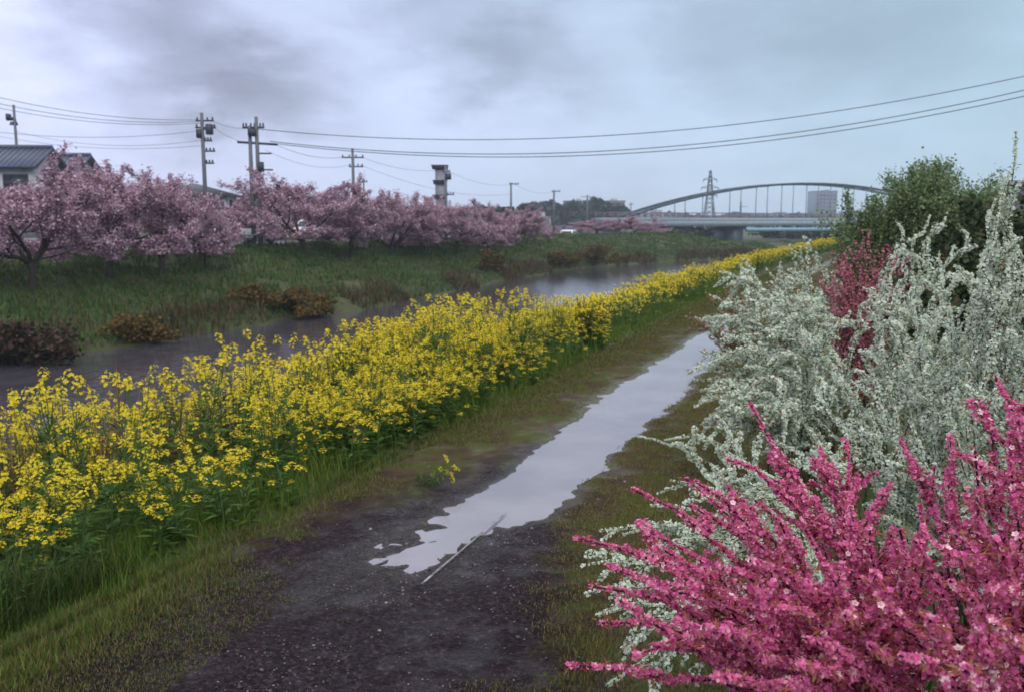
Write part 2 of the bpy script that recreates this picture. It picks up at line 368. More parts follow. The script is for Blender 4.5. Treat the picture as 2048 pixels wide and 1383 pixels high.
def watermat(name, col, rough, bumps, bscale, stretch=(1, 1, 1), ior=1.33):
    m, t, b, o = newmat(name)
    b.inputs['Roughness'].default_value = rough
    b.inputs['IOR'].default_value = ior; b.inputs['Specular IOR Level'].default_value = .5
    tcn = t.nodes.new('ShaderNodeTexCoord'); mpn = t.nodes.new('ShaderNodeMapping'); mpn.inputs['Scale'].default_value = stretch
    t.links.new(tcn.outputs['Object'], mpn.inputs[0])
    nl_ = t.nodes.new('ShaderNodeTexNoise'); nl_.inputs['Scale'].default_value = 1.7; nl_.inputs['Detail'].default_value = 6; t.links.new(tcn.outputs['Object'], nl_.inputs['Vector'])
    t.links.new(ramp(t, nl_.outputs['Fac'], [(.35, tuple(q * .82 for q in col)), (.65, tuple(q * 1.15 for q in col))]), b.inputs['Base Color'])
    n = t.nodes.new('ShaderNodeTexNoise'); n.inputs['Scale'].default_value = bscale; n.inputs['Detail'].default_value = 4
    t.links.new(mpn.outputs[0], n.inputs['Vector'])
    bp = t.nodes.new('ShaderNodeBump'); bp.inputs['Distance'].default_value = bumps; t.links.new(n.outputs['Fac'], bp.inputs['Height']); t.links.new(bp.outputs[0], b.inputs['Normal'])
    return m
a = Acc()
yy = np.arange(2.6, 17, .5)
vv = []
for y in yy: vv += [[-.62 + sn(y), y, -.004], [.72 + sn(y), y, -.004]]
i = np.arange(len(yy) - 1) * 2
a.add(vv, np.stack([i, i + 1, i + 3, i + 2], -1))
tag(struct(a.build('puddle', watermat('puddle_water', (.20, .18, .19), .12, .0012, 14, ior=1.9))))
a = Acc()
yy = np.concatenate([np.arange(-60, 120, 4), np.geomspace(121, 330, 20)]); vv = []
for y in yy: vv += [[-22 + sf(y), y, WATER], [-4 + sn(y), y, WATER]]
i = np.arange(len(yy) - 1) * 2
a.add(vv, np.stack([i, i + 1, i + 3, i + 2], -1))
struct(a.build('river', watermat('river_water', (.055, .05, .06), .07, .018, 3.2, (1, .6, 1), ior=1.5)))

# worn pale line set in the gravel
a = Acc()
def strip(y0, y1, w_, x0=.02):
    ys = np.arange(y0, y1, .04); vv = []
    for y in ys:
        ww = w_ * (.75 + .5 * (vnoise(0, y, .13, 31) + .5)) * min(1, (y - y0) / .2 + .15, (y1 - y) / .2 + .15)
        z = max(float(pathz(np.array(x0), np.array(y))) * .2, -.004) + .008
        vv += [[x0 - ww / 2 + sn(y), y, z], [x0 + ww / 2 + sn(y), y, z]]
    i = np.arange(len(ys) - 1) * 2
    a.add(vv, np.stack([i, i + 1, i + 3, i + 2], -1))
strip(3.15, 4.5, .014, .05);
struct(a.build('painted_line', noisemat('worn_paint', [(.06, .055, .06), (.16, .15, .16), (.28, .27, .28)], 22, .6)))

# far road on the embankment
a = Acc(); yy = np.concatenate([np.arange(-20, 104, 4)]); vv = []
for y in yy: vv += [[-34.8 + sf(y), y, .345], [-28.6 + sf(y), y, .345]]
i = np.arange(len(yy) - 1) * 2
a.add(vv, np.stack([i, i + 1, i + 3, i + 2], -1))
struct(a.build('road', noisemat('asphalt', [(.07, .072, .08), (.12, .12, .13)], 6, .6)))

# ------------------------------------------------------------------ plant templates
def petal_floret(n, r, w, cup=.35):
    """n petals round a centre, each a bent quad pair"""
    v = []; f = []
    for k in range(n):
        th = 2 * math.pi * k / n
        c, s_ = math.cos(th), math.sin(th)
        def P(x, y, z): return [x * c - y * s_, x * s_ + y * c, z]
        b0 = len(v)
        v += [P(.06 * r, 0, 0), P(.6 * r, -w / 2, cup * r * .5), P(r, 0, cup * r), P(.6 * r, w / 2, cup * r * .5)]
        f.append([b0, b0 + 1, b0 + 2, b0 + 3])
    return np.array(v), np.array(f)
F4 = petal_floret(4, 1, .95); F5 = petal_floret(5, 1, .85)
def leaf_t(w=.3, bend=.25):
    v = [[0, 0, 0], [.35, -w / 2, .06], [.35, w / 2, .06], [.75, -w / 2.6, 0], [.75, w / 2.6, 0], [1, 0, -bend]]
    return np.array(v), np.array([[0, 1, 2, 0]]), v
LV = np.array([[0, 0, 0], [.4, -.16, .05], [.4, .16, .05], [1, 0, -.12]]); LF = np.array([[0, 1, 3, 2]])
DV = np.array([[-.5, -.35, 0], [.5, -.4, .1], [.45, .4, 0], [-.4, .45, .12]]); DF = np.array([[0, 1, 2, 3]])
def xframes(d):                 # local x axis follows d
    d = np.asarray(d, float); d = d / (np.linalg.norm(d, axis=1)[:, None] + 1e-9)
    h = randdir(len(d)) * .6 + cz; y = np.cross(h, d); y /= np.linalg.norm(y, axis=1)[:, None] + 1e-9
    return np.stack([d, y, np.cross(d, y)], -1)

def bez(p0, p1, p2, n):
    t_ = np.linspace(0, 1, n)[:, None]
    return (1 - t_) ** 2 * p0 + 2 * t_ * (1 - t_) * p1 + t_ ** 2 * p2
def jitter(pts, amp):
    n = len(pts); j = np.cumsum(rng.normal(size=(n, 3)), axis=0) * amp; j -= np.linspace(0, 1, n)[:, None] * j[-1]; j[0] = 0
    return pts + j

# ------------------------------------------------------------------ rapeseed plants
def rape_parts(h, nrac, lod=0, rs=1.0):
    st = Acc(); lf = Acc(); fl = Acc()
    top = np.array([rng.normal() * .05, rng.normal() * .05, h])
    main = jitter(bez(np.zeros(3), np.array([rng.normal() * .04, rng.normal() * .04, h * .5]), top, 8), .006)
    st.tube(main, np.linspace(.008, .003, 8) if lod == 0 else np.linspace(.011, .005, 8), 4)
    tips = [top]
    for k in range(nrac - 1):
        f = rng.uniform(.15, .85); p = main[int(f * 7)]
        th = rng.uniform(0, 6.28); r = rng.uniform(.06, .26) * (1.2 - f * .5)
        tip = p + np.array([math.cos(th) * r, math.sin(th) * r, (h - p[2]) * rng.uniform(.25, .95) + .05])
        q = bez(p, p + (tip - p) * np.array([.8, .8, .35]), tip, 5)
        st.tube(q, np.linspace(.004, .002, 5) * (1 if lod == 0 else 1.5), 3); tips.append(tip)
    for tip in tips:
        n = 17 if lod == 0 else 6
        d = randdir(n); d[:, 2] = np.abs(d[:, 2]) * .7 - .15
        hgt = rng.uniform(-.055, .012, n)
        rad = (.017 + .010 * rng.random(n)) * np.clip(1 - hgt / .03, .5, 1.3)
        pos = tip + d * rad[:, None] * rs; pos[:, 2] = tip[2] + hgt * rs + d[:, 2] * .01
        nr = d * .9 + cz * .6
        fl.scatter(*F4, pos, frames(nr), rng.uniform(.0085, .012, n) * rs * (1 if lod == 0 else 1.5), 0)
        if lod == 0:
            pb = tip + np.stack([rng.normal(size=5) * .005, rng.normal(size=5) * .005, rng.uniform(.008, .02, 5)], -1)
            fl.scatter(DV, DF, pb, frames(randdir(5)), .008, 1)
            # a few narrow seed pods under the flowers
            for z in rng.uniform(.05, .16, 5):
                pd = tip - cz * z; th = rng.uniform(0, 6.28)
                st.tube([pd, pd + np.array([math.cos(th) * .03, math.sin(th) * .03, .018])], [.0012, .0012], 3)
    n = 60 if lod == 0 else 14
    z = h * rng.uniform(.03, .75, n) ** 1.0; th = rng.uniform(0, 6.28, n)
    d = np.stack([np.cos(th), np.sin(th), rng.uniform(-.1, .9, n)], -1)
    pos = np.stack([np.interp(z, main[:, 2], main[:, 0]), np.interp(z, main[:, 2], main[:, 1]), z], -1) + d * np.array([.05, .05, 0]) * rng.random(n)[:, None]
    ln = np.clip(.13 * (1 - z / h) + .04, .04, .14) * rng.uniform(.6, 1.3, n)
    lf.scatter(LV * np.array([1, .8, 1]), LF, pos, xframes(d), ln)
    return st, lf, fl
protos = []
for k in range(9):
    h = rng.uniform(.92, 1.08); st, lf, fl = rape_parts(h, rng.integers(7, 12), 0, 1.15)
    protos.append((st, lf, fl))
def plant_from(st, lf, fl, loc, rz, sc, first):
    if first is None:
        r = st.build('rapeseed_plant', M['stem_green']); r['category'] = 'plant'
        lf.build('leaves', M['rape_leaf'], r); fl.build('blossoms', [M['yellow'], M['bud']], r)
    else: r = copy_tree(first)
    r.location = loc; r.rotation_euler = (rng.normal() * .06, rng.normal() * .06, rz); r.scale = (sc, sc, sc)
    tag(r, 'tall yellow rapeseed plant in the thick flowering belt beside the wet path', 'plant', 'rapeseed plants in the near flowering belt')
    return r
first = [None] * len(protos)
cand = []
while len(cand) < 285:
    Y = 1.9 + 9.4 * rng.random() ** .8; u = -1.38 - 2.5 * rng.random() ** 1.15
    if Y < 3.2 and u > -1.75: continue
    dens = .50 + 2.1 * vnoise(u, Y, .8, 41)
    if rng.random() > dens: continue
    if any((u - a_) ** 2 + (Y - b_) ** 2 < .10 ** 2 for a_, b_ in cand[-80:]): continue
    cand.append((u, Y))
for u, Y in cand:
    k = rng.integers(len(protos)); X = u + float(sn(Y))
    hh_ = (.97 + .30 * float(vnoise(X, Y, .8, 42))) * rng.uniform(.70, 1.12) * (1 - .38 * float(ss(-u, 1.9, 1.25))) * (1 - .45 * float(ss(Y, 9.6, 11.5)))
    if Y < 3.4: hh_ *= .95
    hh_ *= .955 + .02 * float(ss(-u, 1.9, 3.2)) - .05 * float(ss(Y, 3.6, 4.6)) * float(ss(Y, 7.5, 6))
    o = plant_from(*protos[k], (X, Y, float(gz(X, Y)) - .02), rng.uniform(0, 6.28), hh_, first[k])
    if first[k] is None: first[k] = o
# one low plant at the edge of the path
o = copy_tree(first[0]); Q = PX(835, 950, 5.45); o.location = (Q[0], Q[1], .0); o.scale = (.5, .5, .28); o.rotation_euler = (0, R(62), R(8))
tag(o, 'small rapeseed plant leaning low and alone over the mud edge of the path', 'plant'); del o['group']

# the belt further along and the leafy undergrowth
bst, blf, bfl = Acc(), Acc(), Acc()
pro2 = [rape_parts(rng.uniform(.95, 1.05), 12, 1, 1.15) for _ in range(5)]
def cat(acc):
    v = np.concatenate(acc.v); return v, [(f, mi) for f, mi in acc.f]
pro2c = [tuple(cat(x) for x in p) for p in pro2]
def put(acc, c, T, rz, s_):
    v, fs = c; ca, sa = math.cos(rz), math.sin(rz)
    vv = (v * np.array([s_[0], s_[0], s_[1]])) @ np.array([[ca, sa, 0], [-sa, ca, 0], [0, 0, 1]]) + T
    n0 = acc.n; acc.v.append(vv); acc.n += len(vv)
    for f, mi in fs: acc.f.append((f + n0, mi))
def belt(n, y0, y1, pw, hfun, u0=-1.3, u1=-4.2):
    for _ in range(n):
        Y = y0 + (y1 - y0) * rng.random() ** pw; u = u0 + (u1 - u0) * rng.random() ** 1.2
        if rng.random() > .8 + 1.1 * vnoise(u, Y, 1.3, 43): continue
        X = u + float(sn(Y)); h = hfun(Y, u) * rng.uniform(.75, 1.15)
        k = rng.integers(5); T = np.array([X, Y, float(gz(X, Y)) - .02]); rz = rng.uniform(0, 6.28); wd_ = max(.8, h) * (1 + .012 * Y)
        put(bst, pro2c[k][0], T, rz, (wd_, h)); put(blf, pro2c[k][1], T, rz, (wd_, h)); put(bfl, pro2c[k][2], T, rz, (wd_, h))
belt(1500, 11, 70, 1.9, lambda Y, u: .52 + .06 * math.sin(Y * .7) + .004 * Y)
belt(260, 2.0, 11, 1, lambda Y, u: .75, -2.6, -4.4)
for _ in range(360):
    Y = rng.uniform(2.6, 11.5); u = rng.uniform(-1.9, -1.2)
    if Y < 3.3: u -= .25
    if rng.random() > .6 + 1.6 * vnoise(u, Y, .7, 44): continue
    X = u + float(sn(Y)); T = np.array([X, Y, float(gz(X, Y)) - .02]); rz = rng.uniform(0, 6.28); s_ = rng.uniform(.35, .62) * (.7 + .3 * ss(-u, 1.2, 1.7)); k = rng.integers(9)
    for acc_, c_ in zip((bst, blf, bfl), protos[k]): put(acc_, cat(c_), T, rz, (.7, s_))
rf = bst.build('rapeseed_belt', M['stem_green']); tag(rf, 'low yellow rapeseed belt running along the river bank into the distance', 'plants', kind='stuff')
blf.build('leaves', M['rape_leaf'], rf)['kind'] = 'stuff'; bfl.build('blossoms', [M['yellow'], M['bud']], rf)['kind'] = 'stuff'

# ------------------------------------------------------------------ grasses
def blade_t():
    v = np.array([[0, -.5, 0], [0, .5, 0], [.18, -.38, .45], [.18, .38, .45], [.55, 0, .92]])
    return v
BV = blade_t(); BF1 = np.array([[0, 1, 3, 2]]); BF2 = np.array([[2, 3, 4]])
def blades(acc, pos, hgt, wid, lean=None, mi=0):
    n = len(pos)
    if n == 0: return
    th = rng.uniform(0, 6.28, n); c, s_ = np.cos(th), np.sin(th); ln = rng.uniform(.2, 1.6, n); hgt = hgt * rng.uniform(.55, 1.15, n)
    v = np.zeros((n, 5, 3)); bx = BV[None, :, 0] * (hgt * ln)[:, None]; by = BV[None, :, 1] * wid[:, None]
    v[:, :, 0] = bx * c[:, None] - by * s_[:, None]; v[:, :, 1] = bx * s_[:, None] + by * c[:, None]; v[:, :, 2] = BV[None, :, 2] * hgt[:, None]
    v += pos[:, None, :]
    k = (np.arange(n) * 5)[:, None]
    n0 = acc.n; acc.v.append(v.reshape(-1, 3)); acc.n += n * 5
    acc.f.append((k + np.array([[0, 1, 3, 2]]) + n0, mi)); acc.f.append((k + np.array([[2, 3, 4]]) + n0, mi))
def field(n, ufun, yfun, dens, hfun, wfun, path=False):
    u = ufun(n); Y = yfun(n); d = dens(u, Y); k = rng.random(n) < d; u, Y = u[k], Y[k]
    X = u + sn(Y); z = np.where(np.abs(u) < 1.1, np.maximum(pathz(u, Y), gz(X, Y)), gz(X, Y)) - .004
    return np.stack([X, Y, z], -1), hfun(u, Y) * rng.uniform(.6, 1.3, len(u)), wfun(u, Y) * rng.uniform(.7, 1.2, len(u)), u
# lush verge on the river side
g = Acc()
p, h, w_, u = field(150000, lambda n: rng.uniform(-3.2, -.82, n), lambda n: 1.6 + 24 * rng.random(n) ** 1.6,
                    lambda u, Y: np.clip(ss(-u + .3 * vnoise(u, Y, .5, 51) + .2 * vnoise(u, Y, .15, 52) + .25 * ss(Y, 3.5, 2.2), .92, 1.25), 0, 1),
                    lambda u, Y: .05 + .12 * ss(-u, 1.1, 1.7) * (1 + vnoise(u, Y, .4, 53)), lambda u, Y: .003 + .0004 * Y)
blades(g, p, h, w_)
p, h, w_, u = field(20000, lambda n: rng.uniform(-2.4, -1.1, n), lambda n: 1.8 + 9 * rng.random(n) ** 1.3, lambda u, Y: np.clip(.4 + 1.8 * vnoise(u, Y, .3, 66), 0, 1), lambda u, Y: .13 + .2 * (vnoise(u, Y, .5, 67) + .3), lambda u, Y: .003 + .0003 * Y)
blades(g, p, h, w_)
gr = g.build('grass', M['grass']); tag(gr, 'lush green grass at the foot of the yellow flowers', 'grass', kind='stuff')
# thin mossy and dry turf creeping over both edges of the path
g = Acc()
p, h, w_, u = field(190000, lambda n: rng.uniform(-1.15, -.36, n), lambda n: 1.7 + 28 * rng.random(n) ** 1.7,
                    lambda u, Y: ss(-u + .9 * vnoise(u, Y, .45, 54) + .5 * vnoise(u, Y, .12, 55) + .3 * ss(Y, 5, 8) + .42 * ss(Y, 3.7, 2.2), .50, .95) * .85,
                    lambda u, Y: .016 + .03 * ss(-u, .55, 1.1), lambda u, Y: .0028 + .0004 * Y)
blades(g, p, h, w_, mi=0); k = rng.random(len(p)) < .35
p, h, w_, u = field(190000, lambda n: rng.uniform(.32, 1.9, n), lambda n: 1.9 + 20 * rng.random(n) ** 1.5,
                    lambda u, Y: ss(u + .7 * vnoise(u, Y, .5, 56) + .5 * vnoise(u, Y, .14, 57) - .30 * ss(Y, 4.2, 2.6), .26, .50) * (1 - .8 * ss(Y, 2.7, 2.2)),
                    lambda u, Y: .02 + .016 * ss(u, .6, 1.2), lambda u, Y: .0028 + .0004 * Y)
blades(g, p, h, w_, mi=1)
gr = g.build('short_turf', [M['grass_dry'], leafmat('olive_blade', [(.10, .10, .022), (.14, .13, .03), (.17, .13, .04), (.08, .12, .02), (.20, .14, .055)], .2)])
tag(gr, 'short olive and tan turf along both muddy edges of the path', 'turf', kind='stuff')
# dark broad leaved weeds in the near left corner
g = Acc(); n = 3000
u = -1.25 - .9 * rng.random(n); Y = 1.9 + 1.1 * rng.random(n); k = vnoise(u, Y, .35, 58) > -.18; u, Y = u[k], Y[k]
pos = np.stack([u, Y, gz(u, Y) + rng.random(len(u)) * .16 * (1 + vnoise(u, Y, .3, 59))], -1)
th = rng.uniform(0, 6.28, len(u))
g.scatter(LV * np.array([1, 1, 1]), LF, pos, xframes(np.stack([np.cos(th), np.sin(th), rng.uniform(-.2, .8, len(u))], -1)), rng.uniform(.015, .045, len(u)))
n = 12000; u = -1.2 - 1.0 * rng.random(n); Y = 1.7 + 1.7 * rng.random(n); k = vnoise(u, Y, .35, 58) - .5 * ss(Y, 2.6, 3.5) > -.2; u, Y = u[k], Y[k]
blades(g, np.stack([u, Y, gz(u, Y)], -1), rng.uniform(.05, .24, len(u)) * (1 + vnoise(u, Y, .25, 59)), rng.uniform(.002, .005, len(u)))
tag(g.build('weeds', M['grass_dark']), 'dark leafy weeds in the left corner beside the gravel', 'weeds', kind='stuff')
# river side slope, far bank and right hand ground
g = Acc()
n = 30000; u = rng.uniform(-6.2, -2.6, n); Y = 1 + 60 * rng.random(n) ** 1.8; X = u + sn(Y)
blades(g, np.stack([X, Y, gz(X, Y)], -1), rng.uniform(.12, .35, n) * (1 + .004 * Y), .006 + .0012 * Y)
n = 26000; u = rng.uniform(1.6, 9, n); Y = 1.5 + 34 * rng.random(n) ** 1.4; X = u + sn(Y)
blades(g, np.stack([X, Y, gz(X, Y)], -1), rng.uniform(.1, .3, n), .006 + .0012 * Y)
tag(g.build('bank_grass', M['grass_dark']), 'rough dark grass on the near slope and behind the flowering shrubs', 'grass', kind='stuff')
g = Acc(); n = 190000
v = -(17.4 + 10.8 * rng.random(n)); Y = 10 + 200 * rng.random(n) ** 1.7; X = v + sf(Y); z = gz(X, Y)
k = (z > WATER + .05) & (vnoise(X, Y, 2.2, 60) + .5 * vnoise(X, Y, .6, 61) > -.42); X, Y, z = X[k], Y[k], z[k]; n = len(X)
blades(g, np.stack([X, Y, z], -1), rng.uniform(.10, .34, n) * (1 + .5 * vnoise(X, Y, 1.5, 62)), .022 + .0006 * Y)
tag(g.build('far_bank_grass', leafmat('far_grass_blade', [(.025, .07, .014), (.04, .11, .018), (.07, .14, .02), (.09, .085, .02), (.04, .06, .022)], .2)), 'dark green grass covering the far river bank below the cherry trees', 'grass', kind='stuff')
# dry reeds: brown fringe on the far waterline and pinkish stalks behind the flowers
g = Acc(); n = 16000
Y = 8 + 110 * rng.random(n) ** 1.2; X = -18.7 + sf(Y) + rng.normal(size=n) * .55 - 2.2 * vnoise(X[:1] * 0, Y, 9, 3)
z = gz(X, Y); k = (z > WATER - .2) & (z < WATER + .9) & (vnoise(X, Y, 3, 63) > -.12)
X, Y, z = X[k], Y[k], z[k]; n = len(X)
blades(g, np.stack([X, Y, z], -1), rng.uniform(.25, .75, n), .02 + .0006 * Y)
tag(g.build('bank_reeds', leafmat('brown_reed', [(.05, .03, .02), (.08, .045, .02), (.12, .075, .02), (.04, .035, .018)], .15)), 'brown reeds fringing the far waterline', 'reeds', kind='stuff')
g = Acc()
for (qx, d0, uu, nn, hh_) in ((30, 0, -3.3, 1600, .95), (430, 0, -3.7, 1300, .9), (640, 0, -4.2, 900, .85), (880, 0, -4.0, 300, .9), (1245, 0, -4.4, 1500, 1.0), (1110, 0, -4.3, 600, .7)):
    c = onX(qx, 700, uu); n = nn; s_ = .35 + .02 * c[1]
    Y = c[1] + rng.normal(size=n) * s_ * 1.4; X = uu + sn(Y) + rng.normal(size=n) * .35
    blades(g, np.stack([X, Y, gz(X, Y)], -1), rng.uniform(.5, 1.1, n) * hh_, np.full(n, .006) + .0008 * Y)
tag(g.build('dry_reeds', M['reed']), 'pinkish dry reed stalks standing behind the yellow flowers', 'reeds', kind='stuff')
# loose stones
g = Acc(); n = 9000
ico = np.array([[1, 0, 0], [-1, 0, 0], [0, 1, 0], [0, -1, 0], [0, 0, .6], [0, 0, -.6]], float) ; icf = np.array([[0, 2, 4], [2, 1, 4], [1, 3, 4], [3, 0, 4], [2, 0, 5], [1, 2, 5], [3, 1, 5], [0, 3, 5]])
u = rng.normal(size=n) * .5 + .1; Y = 1.7 + 4.5 * rng.random(n) ** 1.5
k = (np.abs(u) < 1.05); u, Y = u[k], Y[k]
k = vnoise(u, Y, .35, 81) + .5 * vnoise(u, Y, .1, 82) > -.05; u, Y = u[k], Y[k]
g.scatter(ico, icf, np.stack([u, Y, pathz(u, Y) - .001], -1), frames(randdir(len(u)) * .5 + cz), rng.uniform(.002, .007, len(u)) * (1 + (rng.random(len(u)) < .04) * 1.2))
tag(g.build('gravel', leafmat('pebble', [(.03, .026, .028), (.06, .052, .054), (.10, .085, .085), (.045, .038, .04), (.05, .04, .04), (.07, .06, .06), (.22, .19, .19)], 0, .45)), 'loose dark gravel with a few pale pebbles on the path', 'gravel', kind='stuff')

# ------------------------------------------------------------------ flowering shrubs
def shrub(name, label, base, tips, mats, fr, node, per, rad, arch=.25, twigs=5, twl=.28, leafn=2.0, stem_r=.006, start=.3, extra=None, lsz=.02, ctrl=None, droop=None, wob=.009, spread=.1, taper=True, petals=F5, group=None, far=0):
    """tips: 3D end points of the main branches; florets of radius fr sit in nodes every `node` m, `per` in each, within `rad` of the stem"""
    base = np.asarray(base, float)
    st, fl, lf = Acc(), Acc(), Acc()
    P = []; D = []; Rr = []; LP = []
    def dress(pts, s0):
        seg = np.linalg.norm(np.diff(pts, axis=0), axis=1); cum = np.concatenate([[0], np.cumsum(seg)]); ln = cum[-1]
        if ln < .02: return
        s_ = np.arange(ln * s0, ln, node); s_ = s_ + rng.normal(size=len(s_)) * node * .3
        if len(s_) == 0: return
        q = np.stack([np.interp(s_, cum, pts[:, k]) for k in range(3)], -1)
        prof = np.clip((1 - s_ / ln) * 6, .35, 1) * np.clip((s_ / ln - s0) * 8 + .4, .3, 1) if taper else np.ones(len(s_))
        prof = prof * (.75 + .5 * rng.random(len(s_))) * np.clip(.72 + 1.5 * vnoise(s_ + rng.random() * 50, s_ * 0, .055, 91), .12, 1.15)
        for _ in range(per):
            d = randdir(len(q)); d[:, 2] += .35
            k = rng.random(len(q)) < np.clip(.25 + .95 * prof, 0, 1)
            P.append((q + d * (rad * prof * rng.uniform(.5, 1.05, len(q)))[:, None])[k]); D.append(d[k])
        k = rng.random(len(q)) < min(1, leafn * .3)
        LP.append(q[k])
    for tip in tips:
        tip = np.asarray(tip, float); b0 = base + np.array([rng.normal() * spread, rng.normal() * spread, 0])
        b0[2] = gz(b0[0], b0[1]) - .02
        ln = np.linalg.norm(tip - b0); mid = (b0 + tip) / 2 + cz * arch * ln + rng.normal(size=3) * .04 * ln
        if ctrl is not None: mid = np.asarray(ctrl) + rng.normal(size=3) * .07
        pts = jitter(bez(b0, mid, tip, 14), wob * ln)
        st.tube(pts, np.linspace(stem_r, stem_r * .3, 14), 5)
        dress(pts, start)
        for k in range(twigs):
            f = rng.uniform(max(.2, start - .1), .92); ii = int(f * 13); p = pts[ii]; tg = pts[min(ii + 1, 13)] - pts[ii]; tg /= np.linalg.norm(tg) + 1e-9
            d = tg + randdir(1)[0] * .75; d[2] += .12; d /= np.linalg.norm(d); l_ = twl * rng.uniform(.4, 1.2) * (1.15 - f * .5)
            q = jitter(bez(p, p + d * l_ * .5, p + d * l_ + cz * ((-.10 if arch > .15 else .05) if droop is None else -droop) * l_, 6), .004)
            st.tube(q, np.linspace(stem_r * .45, stem_r * .2, 6), 4); dress(q, .15)
    P = np.concatenate(P); D = np.concatenate(D); n = len(P)
    n2 = D + rng.normal(size=D.shape) * .45
    sel = rng.random(n) < (extra if extra else 0)
    sc = fr * rng.uniform(.75, 1.2, n)
    fl.scatter(*petals, P[~sel], frames(n2[~sel]), sc[~sel], 0)
    if sel.any(): fl.scatter(*petals, P[sel], frames(n2[sel]), sc[sel], 1)
    LPa = np.concatenate(LP); LPa = LPa[rng.random(len(LPa)) < 1]
    reps = max(1, int(round(leafn)))
    for _ in range(reps):
        d = randdir(len(LPa)); d[:, 2] = d[:, 2] * .5 + .15
        lf.scatter(LV, LF, LPa + d * rad * .5, xframes(d), lsz * rng.uniform(.6, 1.4, len(LPa)))
    r = empty(name, base); tag(r, label, 'shrub', group)
    for acc, nm, mt in ((st, 'branches', mats[0]), (fl, 'blossoms', mats[1]), (lf, 'leaves', mats[2])):
        if acc.n: acc.build(nm, mt, r, origin=base)
    return r, n
def cone_tips(base, n, rmin, rmax, hmin, hmax, droop=0, az=None):
    base = np.asarray(base, float); o = []
    for k in range(n):
        th = rng.uniform(0, 6.28) if az is None else rng.uniform(*az)
        f = rng.random(); r = rmin + (rmax - rmin) * f ** .7
        h = hmax - (hmax - hmin) * (r / rmax) ** 1.6 * rng.uniform(.5, 1.15) - droop * rng.random()
        o.append(base + np.array([math.cos(th) * r, math.sin(th) * r, max(.12, h)]))
    return o
PINKM = [M['stem_dark'], [M['pink'], M['pink_light']], M['pink_leaf']]
# nearest pink shrub: branch ends read off the photograph, each given its real distance
pink_tips = [(1150, 1075, 1.75), (1265, 978, 1.85), (1370, 955, 1.95), (1390, 962, 1.7), (1455, 918, 1.9), (1497, 800, 2.0), (1132, 1330, 1.5), (1175, 1170, 1.6), (1190, 1245, 1.55),
    (1560, 985, 1.8), (1690, 880, 2.1), (1640, 890, 2.15), (1510, 1000, 1.6), (1330, 1100, 1.5), (1600, 1040, 1.45), (1700, 1010, 1.7), (1240, 1200, 1.45), (1290, 1060, 1.9),
    (1800, 1060, 1.4), (1400, 1120, 1.35), (1500, 1120, 1.3), (1650, 1130, 1.3), (1750, 1150, 1.25), (1350, 1240, 1.3), (1270, 1310, 1.35), (1450, 1260, 1.2), (1560, 1220, 1.25), (1430, 1350, 1.15), (1300, 1290, 1.5), (1560, 900, 2.0), (1800, 880, 2.05),
    (1870, 930, 1.95), (1840, 1010, 1.7), (1690, 1230, 1.15), (1600, 1330, 1.1), (1380, 1010, 1.9), (1620, 960, 1.95), (1740, 1060, 1.6), (1480, 1060, 1.7),
    (1420, 1200, 1.5), (1540, 1140, 1.5), (1340, 1170, 1.6), (1640, 1250, 1.35), (1520, 1320, 1.3), (1740, 1290, 1.2), (1210, 1130, 1.7)]
b1 = PX(1790, 1383, 1.75); b1[2] = 0
_, n_ = shrub('pink_shrub', 'large bright pink flowering shrub closest to the camera, its sprays leaning left over the path', b1,
      [PX(*q) for q in pink_tips], PINKM, .0062, .0058, 6, .0155, ctrl=PX(1830, 1330, 1.7), twigs=5, twl=.22, leafn=2.0, stem_r=.0058, start=.40, extra=.04, lsz=.014, spread=.07)
pink2 = [(1990, 750, 1.75), (2060, 760, 1.6), (1960, 800, 1.8), (1900, 870, 1.9), (2100, 900, 1.4), (2020, 860, 1.6), (1930, 980, 1.6), (2080, 1010, 1.35), (1900, 1060, 1.5), (1990, 1080, 1.3), (1830, 1080, 1.45),
    (1900, 1160, 1.25), (2050, 1150, 1.2), (1860, 1240, 1.1), (1980, 1240, 1.1), (2120, 1200, 1.2), (1800, 1310, 1.05), (1930, 1340, 1.0), (2060, 1320, 1.05), (1760, 1210, 1.2), (2150, 800, 1.6), (2200, 1000, 1.4), (2010, 960, 1.7), (1950, 900, 1.5)]
b2 = PX(2060, 1383, 1.55); b2[2] = 0
shrub('pink_shrub', 'pink flowering shrub at the right edge, its sprays standing upright before the white shrub', b2,
      [PX(*q) for q in pink2], PINKM, .0062, .0058, 6, .0155, ctrl=PX(2090, 1280, 1.55), twigs=5, twl=.22, leafn=2.0, stem_r=.0058, start=.38, extra=.12, lsz=.014, spread=.07)
WM = [M['stem_brown'], [M['white'], M['white']], M['spirea_leaf']]
# white arching shrubs, near to far
def G(px, py, d, z=None):
    p = PX(px, py, d)
    if z is not None: p[2] = z
    return p
w1 = [(1275, 872, 4.3), (1330, 880, 4.0), (1380, 905, 3.8), (1340, 960, 3.4), (1400, 880, 4.0), (1200, 1060, 3.0), (1165, 1130, 2.7), (1190, 1230, 2.5), (1170, 1190, 2.6), (1215, 1370, 2.3), (1260, 1340, 2.3),
      (1300, 1010, 3.2), (1380, 980, 3.0), (1450, 900, 3.4), (1500, 940, 3.2), (1550, 880, 3.5), (1420, 1040, 2.8), (1500, 1010, 2.9), (1290, 1120, 2.7), (1620, 860, 3.3), (1680, 900, 3.0), (1240, 1070, 3.0), (1350, 1080, 2.6),
      (1430, 830, 3.9), (1600, 960, 2.9), (1720, 800, 3.2), (1250, 1250, 2.4), (1480, 960, 2.7)]
bw = PX(1760, 1160, 2.9); bw[2] = .03
